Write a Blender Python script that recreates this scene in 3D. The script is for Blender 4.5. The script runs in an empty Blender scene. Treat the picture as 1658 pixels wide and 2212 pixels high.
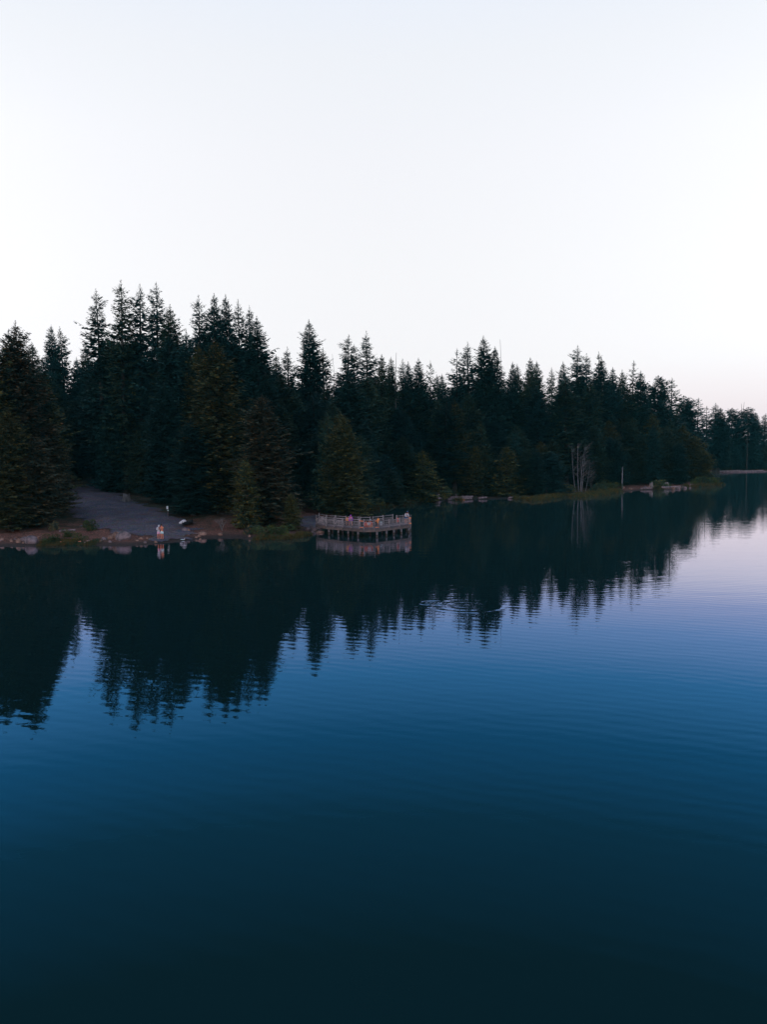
import bpy, bmesh, math, random
import numpy as np
from mathutils import Matrix, Vector

SC = bpy.context.scene
COL = SC.collection
PI = math.pi

# ------------------------------------------------------------------ camera
CAM_H = 9.5
FPX, CX, CY = 1684.0, 829.0, 1106.0        # focal length / centre in the 1658x2212 picture
PITCH, ROLL = math.atan(121 / 1684), math.radians(-0.75)
R3 = (Matrix.Rotation(PI / 2 - PITCH, 3, 'X') @ Matrix.Rotation(ROLL, 3, 'Z'))
RN = np.array(R3)
CAMP = np.array((0, 0, CAM_H))
cd = bpy.data.cameras.new('camera')
cam = bpy.data.objects.new('camera', cd)
COL.objects.link(cam)
cam.matrix_world = Matrix.Translation((0, 0, CAM_H)) @ R3.to_4x4()
cd.sensor_fit = 'HORIZONTAL'; cd.sensor_width = 36
cd.lens = 36 * FPX / 1658
cd.clip_start = 0.5; cd.clip_end = 8000
SC.camera = cam


def ray(x, y):
    return RN @ np.array(((x - CX) / FPX, -(y - CY) / FPX, -1.0))


def on_plane(x, y, z=0.0):
    r = ray(x, y); t = (z - CAM_H) / r[2]
    return CAMP + r * t


def at_depth(x, y, Y):
    r = ray(x, y)
    return CAMP + r * (Y / r[1])


def at_x(x, Y, z):
    """world point with given Y, z that is seen in picture column x"""
    k = (x - CX) / FPX
    c0, c2 = RN[:, 0], RN[:, 2]
    d = np.array((0, Y, z - CAM_H))
    # (c0.P) = -k (c2.P)
    v = c0 + k * c2
    return np.array((-(v @ d) / v[0], Y, z))


# ------------------------------------------------------------------ helpers
def tag(o, label=None, cat=None, group=None, kind=None):
    if label: o['label'] = label
    if cat: o['category'] = cat
    if group: o['group'] = group
    if kind: o['kind'] = kind
    return o


def link(name, me, mat=None, parent=None):
    o = bpy.data.objects.new(name, me)
    COL.objects.link(o)
    if mat is not None and me is not None:
        me.materials.clear(); me.materials.append(mat)
    if parent is not None: o.parent = parent
    return o


def empty(name, loc, rz=0.0):
    o = bpy.data.objects.new(name, None)
    COL.objects.link(o); o.location = loc; o.rotation_euler = (0, 0, rz)
    o.empty_display_size = 0.3
    return o


def mesh_np(name, V, F, smooth=False):
    me = bpy.data.meshes.new(name)
    V = np.asarray(V, dtype=np.float32); F = np.asarray(F, dtype=np.int32)
    n = F.shape[1]
    me.vertices.add(len(V)); me.vertices.foreach_set('co', V.ravel())
    me.loops.add(F.size); me.loops.foreach_set('vertex_index', F.ravel())
    me.polygons.add(len(F))
    me.polygons.foreach_set('loop_start', np.arange(0, F.size, n, dtype=np.int32))
    me.polygons.foreach_set('use_smooth', np.full(len(F), smooth, dtype=bool))
    me.update(calc_edges=True)
    return me


class MB:
    """collects boxes / tubes / lumps into one mesh"""
    def __init__(s): s.v = []; s.f = []

    def tube(s, pts, rads, n=8, cap=True, jit=0.0, rng=random):
        pts = [Vector(p) for p in pts]
        base = len(s.v); m = len(pts)
        for i, p in enumerate(pts):
            t = (pts[min(i + 1, m - 1)] - pts[max(i - 1, 0)])
            t = t.normalized() if t.length > 1e-6 else Vector((0, 0, 1))
            a = t.cross(Vector((0, 0, 1)))
            if a.length < 1e-3: a = t.cross(Vector((0, 1, 0)))
            a.normalize(); b = t.cross(a)
            for k in range(n):
                w = 2 * PI * k / n; r = rads[i] * (1 + rng.uniform(-jit, jit))
                s.v.append(tuple(p + a * math.cos(w) * r + b * math.sin(w) * r))
        for i in range(m - 1):
            for k in range(n):
                q = base + i * n
                s.f.append((q + k, q + (k + 1) % n, q + n + (k + 1) % n, q + n + k))
        if cap:
            s.f.append(tuple(base + k for k in reversed(range(n))))
            s.f.append(tuple(base + (m - 1) * n + k for k in range(n)))
        return s

    def box(s, c, size, rz=0.0, bevel=0.0):
        c = Vector(c); hx, hy, hz = (q / 2 for q in size)
        base = len(s.v); R = Matrix.Rotation(rz, 3, 'Z')
        b = min(bevel, hx * .6, hy * .6, hz * .6)
        if b <= 0:
            for z in (-hz, hz):
                for x, y in ((-hx, -hy), (hx, -hy), (hx, hy), (-hx, hy)):
                    s.v.append(tuple(c + R @ Vector((x, y, z))))
            for f in ((3, 2, 1, 0), (4, 5, 6, 7), (0, 1, 5, 4), (1, 2, 6, 5), (2, 3, 7, 6), (3, 0, 4, 7)):
                s.f.append(tuple(base + k for k in f))
            return s
        rings = ((-hz, b), (-hz + b, 0), (hz - b, 0), (hz, b))
        for z, i in rings:
            x0, y0 = hx - i, hy - i
            for x, y in ((-x0 + b, -y0), (x0 - b, -y0), (x0, -y0 + b), (x0, y0 - b), (x0 - b, y0), (-x0 + b, y0), (-x0, y0 - b), (-x0, -y0 + b)):
                s.v.append(tuple(c + R @ Vector((x, y, z))))
        for j in range(3):
            for k in range(8):
                q = base + j * 8
                s.f.append((q + k, q + (k + 1) % 8, q + 8 + (k + 1) % 8, q + 8 + k))
        s.f.append(tuple(base + k for k in reversed(range(8))))
        s.f.append(tuple(base + 24 + k for k in range(8)))
        return s

    def build(s, name, mat, parent=None, smooth=False):
        me = bpy.data.meshes.new(name)
        me.from_pydata(s.v, [], s.f); me.update()
        if smooth:
            for p in me.polygons: p.use_smooth = True
        return link(name, me, mat, parent)


# ------------------------------------------------------------------ materials
def new_mat(name):
    m = bpy.data.materials.new(name); m.use_nodes = True
    nt = m.node_tree
    return m, nt, nt.nodes['Principled BSDF']


def nd(nt, t, **kw):
    n = nt.nodes.new(t)
    for k, v in kw.items(): setattr(n, k, v)
    return n


def ramp(nt, stops, interp='LINEAR'):
    r = nd(nt, 'ShaderNodeValToRGB'); e = r.color_ramp.elements
    r.color_ramp.interpolation = interp
    while len(e) > 1: e.remove(e[-1])
    e[0].position = stops[0][0]; e[0].color = (*stops[0][1], 1)
    for p, c in stops[1:]:
        q = e.new(p); q.color = (*c, 1)
    return r


def simple(name, c1, c2=None, scale=3.0, rough=.85, bump=.0, bscale=20, detail=5, stretch=None, obj_random=0.0):
    m, nt, b = new_mat(name); L = nt.links
    tc = nd(nt, 'ShaderNodeTexCoord'); src = tc.outputs['Object']
    if stretch:
        mp = nd(nt, 'ShaderNodeMapping'); mp.inputs['Scale'].default_value = stretch
        L.new(src, mp.inputs[0]); src = mp.outputs[0]
    no = nd(nt, 'ShaderNodeTexNoise'); no.inputs['Scale'].default_value = scale; no.inputs['Detail'].default_value = detail
    L.new(src, no.inputs[0])
    c2 = c2 or c1
    r = ramp(nt, [(.33, c1), (.67, c2)])
    L.new(no.outputs[0], r.inputs[0])
    out = r.outputs[0]
    if obj_random:
        oi = nd(nt, 'ShaderNodeObjectInfo')
        mr = nd(nt, 'ShaderNodeMapRange'); mr.inputs[3].default_value = 1 - obj_random; mr.inputs[4].default_value = 1 + obj_random
        L.new(oi.outputs['Random'], mr.inputs[0])
        hs = nd(nt, 'ShaderNodeHueSaturation'); L.new(mr.outputs[0], hs.inputs['Value']); L.new(out, hs.inputs['Color'])
        out = hs.outputs[0]
    L.new(out, b.inputs['Base Color'])
    b.inputs['Roughness'].default_value = rough
    b.inputs['Specular IOR Level'].default_value = .25
    if bump:
        n2 = nd(nt, 'ShaderNodeTexNoise'); n2.inputs['Scale'].default_value = bscale; n2.inputs['Detail'].default_value = 6
        L.new(src, n2.inputs[0])
        bp = nd(nt, 'ShaderNodeBump'); bp.inputs['Strength'].default_value = bump; bp.inputs['Distance'].default_value = .1
        L.new(n2.outputs[0], bp.inputs['Height']); L.new(bp.outputs[0], b.inputs['Normal'])
    return m


def foliage(name, dark, light, tip, vr=.25):
    """needles: colour wanders in clumps, warm highlights painted in as patches"""
    m, nt, b = new_mat(name); L = nt.links
    tc = nd(nt, 'ShaderNodeTexCoord')
    n1 = nd(nt, 'ShaderNodeTexNoise'); n1.inputs['Scale'].default_value = .45; n1.inputs['Detail'].default_value = 3
    n2 = nd(nt, 'ShaderNodeTexNoise'); n2.inputs['Scale'].default_value = 3.2; n2.inputs['Detail'].default_value = 2
    L.new(tc.outputs['Object'], n1.inputs[0]); L.new(tc.outputs['Object'], n2.inputs[0])
    r1 = ramp(nt, [(.38, dark), (.62, light)]); L.new(n1.outputs[0], r1.inputs[0])
    r2 = ramp(nt, [(.50, (0, 0, 0)), (.68, (1, 1, 1))]); L.new(n2.outputs[0], r2.inputs[0])
    mx = nd(nt, 'ShaderNodeMix', data_type='RGBA'); L.new(r2.outputs[0], mx.inputs[0])
    L.new(r1.outputs[0], mx.inputs[6]); mx.inputs[7].default_value = (*tip, 1)  # warm highlight put into the colour, scattered by noise
    oi = nd(nt, 'ShaderNodeObjectInfo')
    mr = nd(nt, 'ShaderNodeMapRange'); mr.inputs[3].default_value = 1 - vr; mr.inputs[4].default_value = 1 + vr
    L.new(oi.outputs['Random'], mr.inputs[0])
    mh = nd(nt, 'ShaderNodeMapRange'); mh.inputs[3].default_value = .485; mh.inputs[4].default_value = .515
    L.new(oi.outputs['Random'], mh.inputs[0])
    hs = nd(nt, 'ShaderNodeHueSaturation'); L.new(mr.outputs[0], hs.inputs['Value']); L.new(mh.outputs[0], hs.inputs['Hue'])
    L.new(mx.outputs[2], hs.inputs['Color'])
    L.new(hs.outputs[0], b.inputs['Base Color'])
    b.inputs['Roughness'].default_value = .8
    b.inputs['Specular IOR Level'].default_value = .1
    return m


M = {}
M['teal'] = foliage('needles_blue_green', (.006, .034, .042), (.010, .050, .054), (.026, .062, .044))
M['mid'] = foliage('needles_green', (.009, .042, .042), (.020, .058, .044), (.085, .086, .030))
M['olive'] = foliage('needles_olive', (.013, .050, .042), (.052, .074, .032), (.215, .155, .030))
M['rust'] = foliage('needles_brown', (.011, .044, .042), (.046, .052, .036), (.165, .098, .034))
M['leaf'] = foliage('leaves_shrub', (.020, .048, .026), (.040, .070, .024), (.080, .080, .022))
M['bark'] = simple('bark', (.018, .022, .024), (.045, .042, .040), 2.5, .95, .6, 9, stretch=(1, 1, .25))
M['pale_bark'] = simple('pale_bark', (.09, .11, .15), (.21, .21, .26), 3, .9, .3, 9, stretch=(1, 1, .3))
M['dead_bark'] = simple('dead_bark', (.07, .07, .08), (.15, .14, .15), 3, .9, .4, 9, stretch=(1, 1, .3))
M['drift'] = simple('driftwood', (.07, .06, .08), (.22, .17, .20), 2.2, .9, .5, 12, stretch=(.4, 1, 1))
M['drift_red'] = simple('red_plank_wood', (.50, .16, .10), (.62, .26, .18), 2.2, .85, .4, 12)
M['rock'] = simple('rock', (.045, .042, .055), (.18, .14, .165), 1.6, .9, .8, 5, obj_random=.25)
M['rock_warm'] = simple('rock_warm', (.07, .05, .05), (.26, .16, .14), 1.8, .9, .8, 5, obj_random=.25)
M['rail'] = simple('weathered_rail_wood', (.07, .08, .10), (.27, .235, .27), 2.2, .85, .4, 14, obj_random=.35)
M['rail_warm'] = simple('sunset_and_cut_end_wood', (.55, .16, .07), (.68, .24, .12), 3, .8, .3, 14)  # painted sunset glow for the corner bays, orange end grain for cut ends
M['beam'] = simple('beam_wood', (.035, .042, .055), (.13, .09, .085), 1.3, .9, .5, 10, obj_random=.2)
M['deckboard'] = simple('deck_boards', (.06, .055, .075), (.13, .10, .13), 2.0, .85, .3, 10)
M['pile'] = simple('pile_wood', (.10, .11, .14), (.28, .25, .30), 2.4, .9, .5, 10, stretch=(1, 1, .4))
M['pile_wet'] = simple('wet_pile_wood', (.03, .03, .03), (.07, .05, .05), 2.4, .5, .3, 10)
M['skin'] = simple('skin', (.48, .16, .10), (.56, .21, .14), 4, .6)
M['white'] = simple('white_cloth', (.33, .36, .46), (.46, .47, .54), 5, .9)
M['pinkcloth'] = simple('pink_patterned_cloth', (.62, .22, .48), (.66, .50, .62), 14, .9)
M['bluecloth'] = simple('light_blue_cloth', (.35, .60, .70), (.55, .72, .80), 6, .9)
M['red'] = simple('red_cloth', (.45, .05, .05), (.6, .08, .08), 6, .9)
M['purple'] = simple('purple_cloth', (.24, .04, .40), (.34, .07, .48), 6, .9)
M['orange'] = simple('orange_cloth', (.70, .24, .05), (.80, .32, .08), 6, .9)
M['dark'] = simple('dark_cloth', (.010, .014, .020), (.02, .025, .03), 6, .9)
M['navy'] = simple('navy_cloth', (.01, .05, .16), (.02, .08, .24), 6, .9)
M['hair_dark'] = simple('dark_hair', (.012, .010, .010), (.03, .02, .018), 9, .7)
M['grass'] = foliage('grass_blades', (.014, .038, .022), (.048, .046, .018), (.090, .050, .018))
M['sign'] = simple('white_sign_face', (.38, .46, .58), (.45, .52, .62), 5, .6)


def ground_mat():
    m, nt, b = new_mat('forest_ground'); L = nt.links
    tc = nd(nt, 'ShaderNodeTexCoord')
    at = nd(nt, 'ShaderNodeAttribute'); at.attribute_name = 'soil'
    n1 = nd(nt, 'ShaderNodeTexNoise'); n1.inputs['Scale'].default_value = .7; n1.inputs['Detail'].default_value = 8
    n2 = nd(nt, 'ShaderNodeTexNoise'); n2.inputs['Scale'].default_value = 5; n2.inputs['Detail'].default_value = 6
    L.new(tc.outputs['Object'], n1.inputs[0]); L.new(tc.outputs['Object'], n2.inputs[0])
    rf = ramp(nt, [(.35, (.020, .028, .022)), (.65, (.05, .045, .03))]); L.new(n1.outputs[0], rf.inputs[0])
    rs = ramp(nt, [(.35, (.035, .028, .032)), (.5, (.11, .052, .044)), (.68, (.20, .10, .085))]); L.new(n2.outputs[0], rs.inputs[0])
    ad = nd(nt, 'ShaderNodeMath', operation='ADD'); L.new(at.outputs['Fac'], ad.inputs[0])
    sb = nd(nt, 'ShaderNodeMath', operation='SUBTRACT'); L.new(n1.outputs[0], sb.inputs[0]); sb.inputs[1].default_value = .5
    ml = nd(nt, 'ShaderNodeMath', operation='MULTIPLY'); L.new(sb.outputs[0], ml.inputs[0]); ml.inputs[1].default_value = 2.6
    L.new(ml.outputs[0], ad.inputs[1]); ad.use_clamp = True
    mx = nd(nt, 'ShaderNodeMix', data_type='RGBA'); L.new(ad.outputs[0], mx.inputs[0])
    L.new(rf.outputs[0], mx.inputs[6]); L.new(rs.outputs[0], mx.inputs[7])
    wa = nd(nt, 'ShaderNodeAttribute'); wa.attribute_name = 'wet'
    wxm = nd(nt, 'ShaderNodeMix', data_type='RGBA'); L.new(wa.outputs['Fac'], wxm.inputs[0]); L.new(mx.outputs[2], wxm.inputs[6])
    wxm.inputs[7].default_value = (.020, .022, .026, 1)
    L.new(wxm.outputs[2], b.inputs['Base Color'])
    b.inputs['Roughness'].default_value = .95; b.inputs['Specular IOR Level'].default_value = .1
    bp = nd(nt, 'ShaderNodeBump'); bp.inputs['Strength'].default_value = .8; bp.inputs['Distance'].default_value = .25
    L.new(n2.outputs[0], bp.inputs['Height']); L.new(bp.outputs[0], b.inputs['Normal'])
    return m


def gravel_mat():
    m, nt, b = new_mat('gravel'); L = nt.links
    tc = nd(nt, 'ShaderNodeTexCoord')
    n1 = nd(nt, 'ShaderNodeTexNoise'); n1.inputs['Scale'].default_value = .35; n1.inputs['Detail'].default_value = 5
    vo = nd(nt, 'ShaderNodeTexVoronoi'); vo.inputs['Scale'].default_value = 5.5
    n3 = nd(nt, 'ShaderNodeTexNoise'); n3.inputs['Scale'].default_value = 9; n3.inputs['Detail'].default_value = 4
    for n in (n1, vo, n3): L.new(tc.outputs['Object'], n.inputs[0])
    r1 = ramp(nt, [(.3, (.048, .058, .088)), (.7, (.095, .092, .122))]); L.new(n1.outputs[0], r1.inputs[0])
    r2 = ramp(nt, [(.38, (.30, .38, .50)), (.5, (.95, .95, .95)), (.62, (1.8, 1.55, 1.45))]); L.new(n3.outputs[0], r2.inputs[0])
    mx = nd(nt, 'ShaderNodeMix', data_type='RGBA', blend_type='MULTIPLY'); mx.inputs[0].default_value = .9
    L.new(r1.outputs[0], mx.inputs[6]); L.new(r2.outputs[0], mx.inputs[7])
    mx2 = nd(nt, 'ShaderNodeMix', data_type='RGBA', blend_type='SOFT_LIGHT'); mx2.inputs[0].default_value = .35
    L.new(mx.outputs[2], mx2.inputs[6]); L.new(vo.outputs['Color'], mx2.inputs[7])
    n4 = nd(nt, 'ShaderNodeTexNoise'); n4.inputs['Scale'].default_value = .55; n4.inputs['Detail'].default_value = 9; n4.inputs['Roughness'].default_value = .75
    L.new(tc.outputs['Object'], n4.inputs[0])
    r4 = ramp(nt, [(.50, (0, 0, 0)), (.66, (.8, .8, .8))]); L.new(n4.outputs[0], r4.inputs[0])
    mx3 = nd(nt, 'ShaderNodeMix', data_type='RGBA'); L.new(r4.outputs[0], mx3.inputs[0])
    L.new(mx2.outputs[2], mx3.inputs[6]); mx3.inputs[7].default_value = (.085, .050, .042, 1)
    L.new(mx3.outputs[2], b.inputs['Base Color'])
    b.inputs['Roughness'].default_value = .95; b.inputs['Specular IOR Level'].default_value = .1
    bp = nd(nt, 'ShaderNodeBump'); bp.inputs['Strength'].default_value = .7; bp.inputs['Distance'].default_value = .12
    L.new(vo.outputs['Distance'], bp.inputs['Height']); L.new(bp.outputs[0], b.inputs['Normal'])
    return m


def water_mat(name='lake_water', waves=True):
    m, nt, b = new_mat(name); L = nt.links
    nt.nodes.remove(b)
    out = nt.nodes['Material Output']
    geo = nd(nt, 'ShaderNodeNewGeometry')
    sep = nd(nt, 'ShaderNodeSeparateXYZ'); L.new(geo.outputs['Position'], sep.inputs[0])

    def vec(rz, sx, sy):
        mp = nd(nt, 'ShaderNodeMapping'); mp.inputs['Rotation'].default_value = (0, 0, rz)
        mp.inputs['Scale'].default_value = (sx, sy, 1)
        L.new(geo.outputs['Position'], mp.inputs[0]); return mp.outputs[0]

    def noise(v, s, d=2):
        n = nd(nt, 'ShaderNodeTexNoise'); n.inputs['Scale'].default_value = s; n.inputs['Detail'].default_value = d
        L.new(v, n.inputs[0]); return n.outputs[0]

    def mul(a, k):
        n = nd(nt, 'ShaderNodeMath', operation='MULTIPLY'); L.new(a, n.inputs[0])
        if isinstance(k, (int, float)): n.inputs[1].default_value = k
        else: L.new(k, n.inputs[1])
        return n.outputs[0]

    def add(a, c):
        n = nd(nt, 'ShaderNodeMath', operation='ADD'); L.new(a, n.inputs[0]); L.new(c, n.inputs[1]); return n.outputs[0]
    # heights in metres: long swell, small ripples, fine chop
    h1 = mul(noise(vec(math.radians(12), .28, 1.0), .55, 2), WAVE[0])
    h2 = mul(noise(vec(math.radians(-14), .35, 1.0), 2.1, 2), WAVE[1])
    h3 = mul(noise(vec(math.radians(5), .6, 1.0), 5.5, 2), WAVE[2])
    # calm / ruffled patches
    patch = noise(vec(.3, .5, 1.0), .035, 3)
    pr = nd(nt, 'ShaderNodeMapRange'); pr.inputs[1].default_value = .35; pr.inputs[2].default_value = .65
    pr.inputs[3].default_value = .45; pr.inputs[4].default_value = 1.25
    L.new(patch, pr.inputs[0])
    wv = nd(nt, 'ShaderNodeTexWave', wave_type='BANDS', bands_direction='Y', wave_profile='SIN')
    wv.inputs['Scale'].default_value = .46; wv.inputs['Distortion'].default_value = 5.0; wv.inputs['Detail'].default_value = 2.0
    wv.inputs['Detail Scale'].default_value = .9
    L.new(vec(math.radians(34), .7, 1.0), wv.inputs[0])
    h4 = mul(wv.outputs['Fac'], WAVE[3])
    hh = mul(add(add(add(h1, h2), h3), h4), pr.outputs[0])
    bp = nd(nt, 'ShaderNodeBump'); bp.inputs['Strength'].default_value = 1; bp.inputs['Distance'].default_value = 1
    L.new(hh, bp.inputs['Height'])
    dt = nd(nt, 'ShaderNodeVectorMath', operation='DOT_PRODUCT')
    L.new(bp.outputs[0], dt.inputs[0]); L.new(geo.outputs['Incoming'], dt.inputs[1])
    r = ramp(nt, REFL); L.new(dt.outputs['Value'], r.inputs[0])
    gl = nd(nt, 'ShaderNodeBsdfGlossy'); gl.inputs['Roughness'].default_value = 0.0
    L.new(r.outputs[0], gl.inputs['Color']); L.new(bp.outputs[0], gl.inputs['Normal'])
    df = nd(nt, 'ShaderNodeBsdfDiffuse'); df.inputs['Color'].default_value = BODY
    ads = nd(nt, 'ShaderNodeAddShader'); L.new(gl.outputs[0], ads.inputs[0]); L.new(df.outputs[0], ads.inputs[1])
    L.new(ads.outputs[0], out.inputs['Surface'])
    return m


WAVE = (.009, .0032, .0002, .0016)
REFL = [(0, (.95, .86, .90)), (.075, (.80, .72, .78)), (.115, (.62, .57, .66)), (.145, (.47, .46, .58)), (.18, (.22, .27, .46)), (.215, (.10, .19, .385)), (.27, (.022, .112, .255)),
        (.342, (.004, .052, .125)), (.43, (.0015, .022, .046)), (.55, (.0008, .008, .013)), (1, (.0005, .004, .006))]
BODY = (.0028, .0105, .0115, 1)
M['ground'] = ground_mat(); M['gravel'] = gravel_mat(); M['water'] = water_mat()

# ------------------------------------------------------------------ shore line and terrain
shore_px = [(0, 1181), (60, 1180), (130, 1178), (200, 1179), (260, 1180), (320, 1177), (380, 1171), (430, 1165), (500, 1162),
            (560, 1167), (610, 1166), (650, 1161), (672, 1155), (696, 1141), (722, 1126), (760, 1113), (800, 1106), (850, 1095),
            (900, 1088), (945, 1082), (980, 1081), (1053, 1079), (1108, 1077), (1130, 1080), (1163, 1083), (1200, 1077), (1223, 1072),
            (1253, 1075), (1289, 1072), (1330, 1065), (1402, 1058), (1450, 1059), (1491, 1054), (1540, 1050), (1572, 1047), (1562, 1044.5),
            (1520, 1040), (1480, 1034), (1440, 1029), (1470, 1024), (1538, 1021), (1600, 1019.5), (1658, 1018), (1720, 1017.5)]
SH = [(-900, 20), (-300, 60), (-120, 78)] + [tuple(on_plane(x, y)[:2]) for x, y in shore_px] + [(420, 380), (900, 420)]
SH = np.array(SH)
LAND = np.vstack([SH, [(2500, 1200), (2500, 3000), (-2500, 3000), (-2500, 0)]])


def inside(poly, X, Y):
    res = np.zeros(X.shape, dtype=bool); n = len(poly)
    for i in range(n):
        x1, y1 = poly[i]; x2, y2 = poly[(i + 1) % n]
        if y1 == y2: continue
        c = ((y1 > Y) != (y2 > Y)) & (X < (x2 - x1) * (Y - y1) / (y2 - y1) + x1)
        res ^= c
    return res


def shore_dist(X, Y):
    best = np.full(X.shape, 1e9)
    for (x1, y1), (x2, y2) in zip(SH[:-1], SH[1:]):
        dx, dy = x2 - x1, y2 - y1
        t = np.clip(((X - x1) * dx + (Y - y1) * dy) / (dx * dx + dy * dy), 0, 1)
        best = np.minimum(best, np.hypot(X - x1 - t * dx, Y - y1 - t * dy))
    return np.where(inside(LAND, X, Y), best, -best)


def sstep(a, b, x):
    t = np.clip((x - a) / (b - a), 0, 1); return t * t * (3 - 2 * t)


def height(X, Y):
    X = np.asarray(X, float); Y = np.asarray(Y, float)
    d = shore_dist(X, Y)
    wob = (np.sin(X * .83 + Y * .31) + np.sin(X * .37 - Y * .77 + 1.3) + .7 * np.sin(X * 1.31 + Y * 1.07 + .4)) / 3
    d = d + wob * .45
    s = .08 + (.035 - .08) * sstep(0, 50, X)
    land = s * d + .10 * sstep(0, 1.2, d) + np.clip(d / 8, 0, 1) * .22 * wob
    land = 7.5 * np.tanh(land / 7.5)
    hill = 10 * sstep(250, 1200, Y) * sstep(80, 250, d)
    lake = np.maximum(d * .16, -3.0)
    return np.where(d > 0, land + hill, lake)


def hgt(x, y): return float(height(np.array([x]), np.array([y]))[0])


def on_ground(x, y):
    """where the sight line of a picture point meets the terrain"""
    r = ray(x, y); lo = 60.0
    Ys = np.linspace(60, 500, 1800)
    P = CAMP[:, None] + r[:, None] * (Ys / r[1])
    g = np.maximum(height(P[0], P[1]), 0)
    k = np.argmax(P[2] <= g)
    return np.array((P[0, k], P[1, k], g[k]))


def grid_sheet(name, xs, ys, zoff=0.0, keep=None):
    X, Y = np.meshgrid(xs, ys); Z = height(X, Y) + zoff
    nx, ny = len(xs), len(ys)
    V = np.stack([X.ravel(), Y.ravel(), Z.ravel()], 1)
    i = np.arange((ny - 1) * (nx - 1)); a = (i // (nx - 1)) * nx + i % (nx - 1)
    F = np.stack([a, a + 1, a + nx + 1, a + nx], 1)
    if keep is not None:
        k = keep(X, Y).ravel(); F = F[k[F].sum(1) >= 3]
        used = np.unique(F); mp = -np.ones(len(V), int); mp[used] = np.arange(len(used))
        V = V[used]; F = mp[F]
    return mesh_np(name, V, F, True), V


xs = np.concatenate([[-3000, -1500, -700, -400, -250, -180], np.arange(-140, -56, 6), np.arange(-56, 40, 1.1), np.arange(40, 200, 2.5),
                     np.arange(200, 400, 12), [450, 600, 900, 1500, 3000]])
ys = np.concatenate([[-1500, -500, -100, 0, 40, 60], np.arange(74, 160, 1.0), np.arange(160, 240, 1.6), np.arange(240, 400, 3),
                     np.arange(400, 700, 25), [800, 1000, 1500, 3000]])
gme, gv = grid_sheet('ground', xs, ys)
ground = link('ground', gme, M['ground']); tag(ground, kind='structure')
# bare soil near the beach and the trodden banks
gd = shore_dist(gv[:, 0], gv[:, 1])
soil = .95 * (1 - sstep(6, 22, gd)) * (1 - sstep(-2, 6, gv[:, 0]))
soil = np.maximum(soil, 1.0 * (1 - sstep(9, 17, gd)) * sstep(54, 66, gv[:, 0]))
soil = np.maximum(soil, .10 * (1 - sstep(2, 6, gd)))
ca = gme.attributes.new('soil', 'FLOAT', 'POINT'); ca.data.foreach_set('value', soil.astype(np.float32))

cw = gme.attributes.new('wet', 'FLOAT', 'POINT'); cw.data.foreach_set('value', (.85 * (1 - sstep(.8, 3.2, gd))).astype(np.float32))

wx = 4000.0
wm = MB(); wm.v = [(-wx, -wx, 0), (wx, -wx, 0), (wx, wx, 0), (-wx, wx, 0)]; wm.f = [(0, 1, 2, 3)]
tag(wm.build('lake_water', M['water']), kind='structure')

gp = [(128, 1078), (150, 1056), (200, 1045), (250, 1060), (290, 1084), (350, 1104), (395, 1124), (425, 1143), (412, 1160), (372, 1170), (335, 1170),
      (318, 1160), (300, 1158), (230, 1151), (212, 1146), (190, 1132), (158, 1113), (135, 1096)]
GP = np.array([on_ground(x, y)[:2] for x, y in gp])
x0, y0 = GP.min(0) - 1; x1, y1 = GP.max(0) + 1
rw = np.random.RandomState(5)


def keep_gravel(X, Y):
    jx = .7 * np.sin(Y * 1.7 + 1) + .4 * np.sin(Y * 4.3 + X); jy = .7 * np.sin(X * 1.9) + .4 * np.sin(X * 5.1 + Y)
    return inside(GP, X + jx, Y + jy)


gme2, _ = grid_sheet('gravel_beach', np.arange(x0, x1, .45), np.arange(y0, y1, .45), .07, keep_gravel)
tag(link('gravel_beach', gme2, M['gravel']), kind='structure')
# small landing by the deck
lp = [(640, 1136), (652, 1118), (684, 1112), (700, 1118), (704, 1132), (690, 1142), (668, 1140)]
LP = np.array([on_ground(x, y)[:2] for x, y in lp])
a0, b0 = LP.min(0) - 1; a1, b1 = LP.max(0) + 1
gme3, _ = grid_sheet('gravel_path', np.arange(a0, a1, .4), np.arange(b0, b1, .4), .07, lambda X, Y: inside(LP, X, Y))
tag(link('gravel_path', gme3, M['gravel']), kind='structure')

# ------------------------------------------------------------------ conifers


def kites(P, D, U, ln, wd, lift=0.0):
    """P start, D direction, U width direction, arrays -> quads (kite shaped sprays)"""
    n = len(P)
    a = P
    b = P + D * (ln * .45)[:, None] + U * (wd * .5)[:, None]
    c = P + D * ln[:, None]
    d = P + D * (ln * .45)[:, None] - U * (wd * .5)[:, None]
    V = np.stack([a, b, c, d], 1).reshape(-1, 3)
    F = np.arange(n * 4).reshape(n, 4)
    return V, F


def nrm(v): return v / np.maximum(np.linalg.norm(v, axis=1, keepdims=True), 1e-9)


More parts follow.
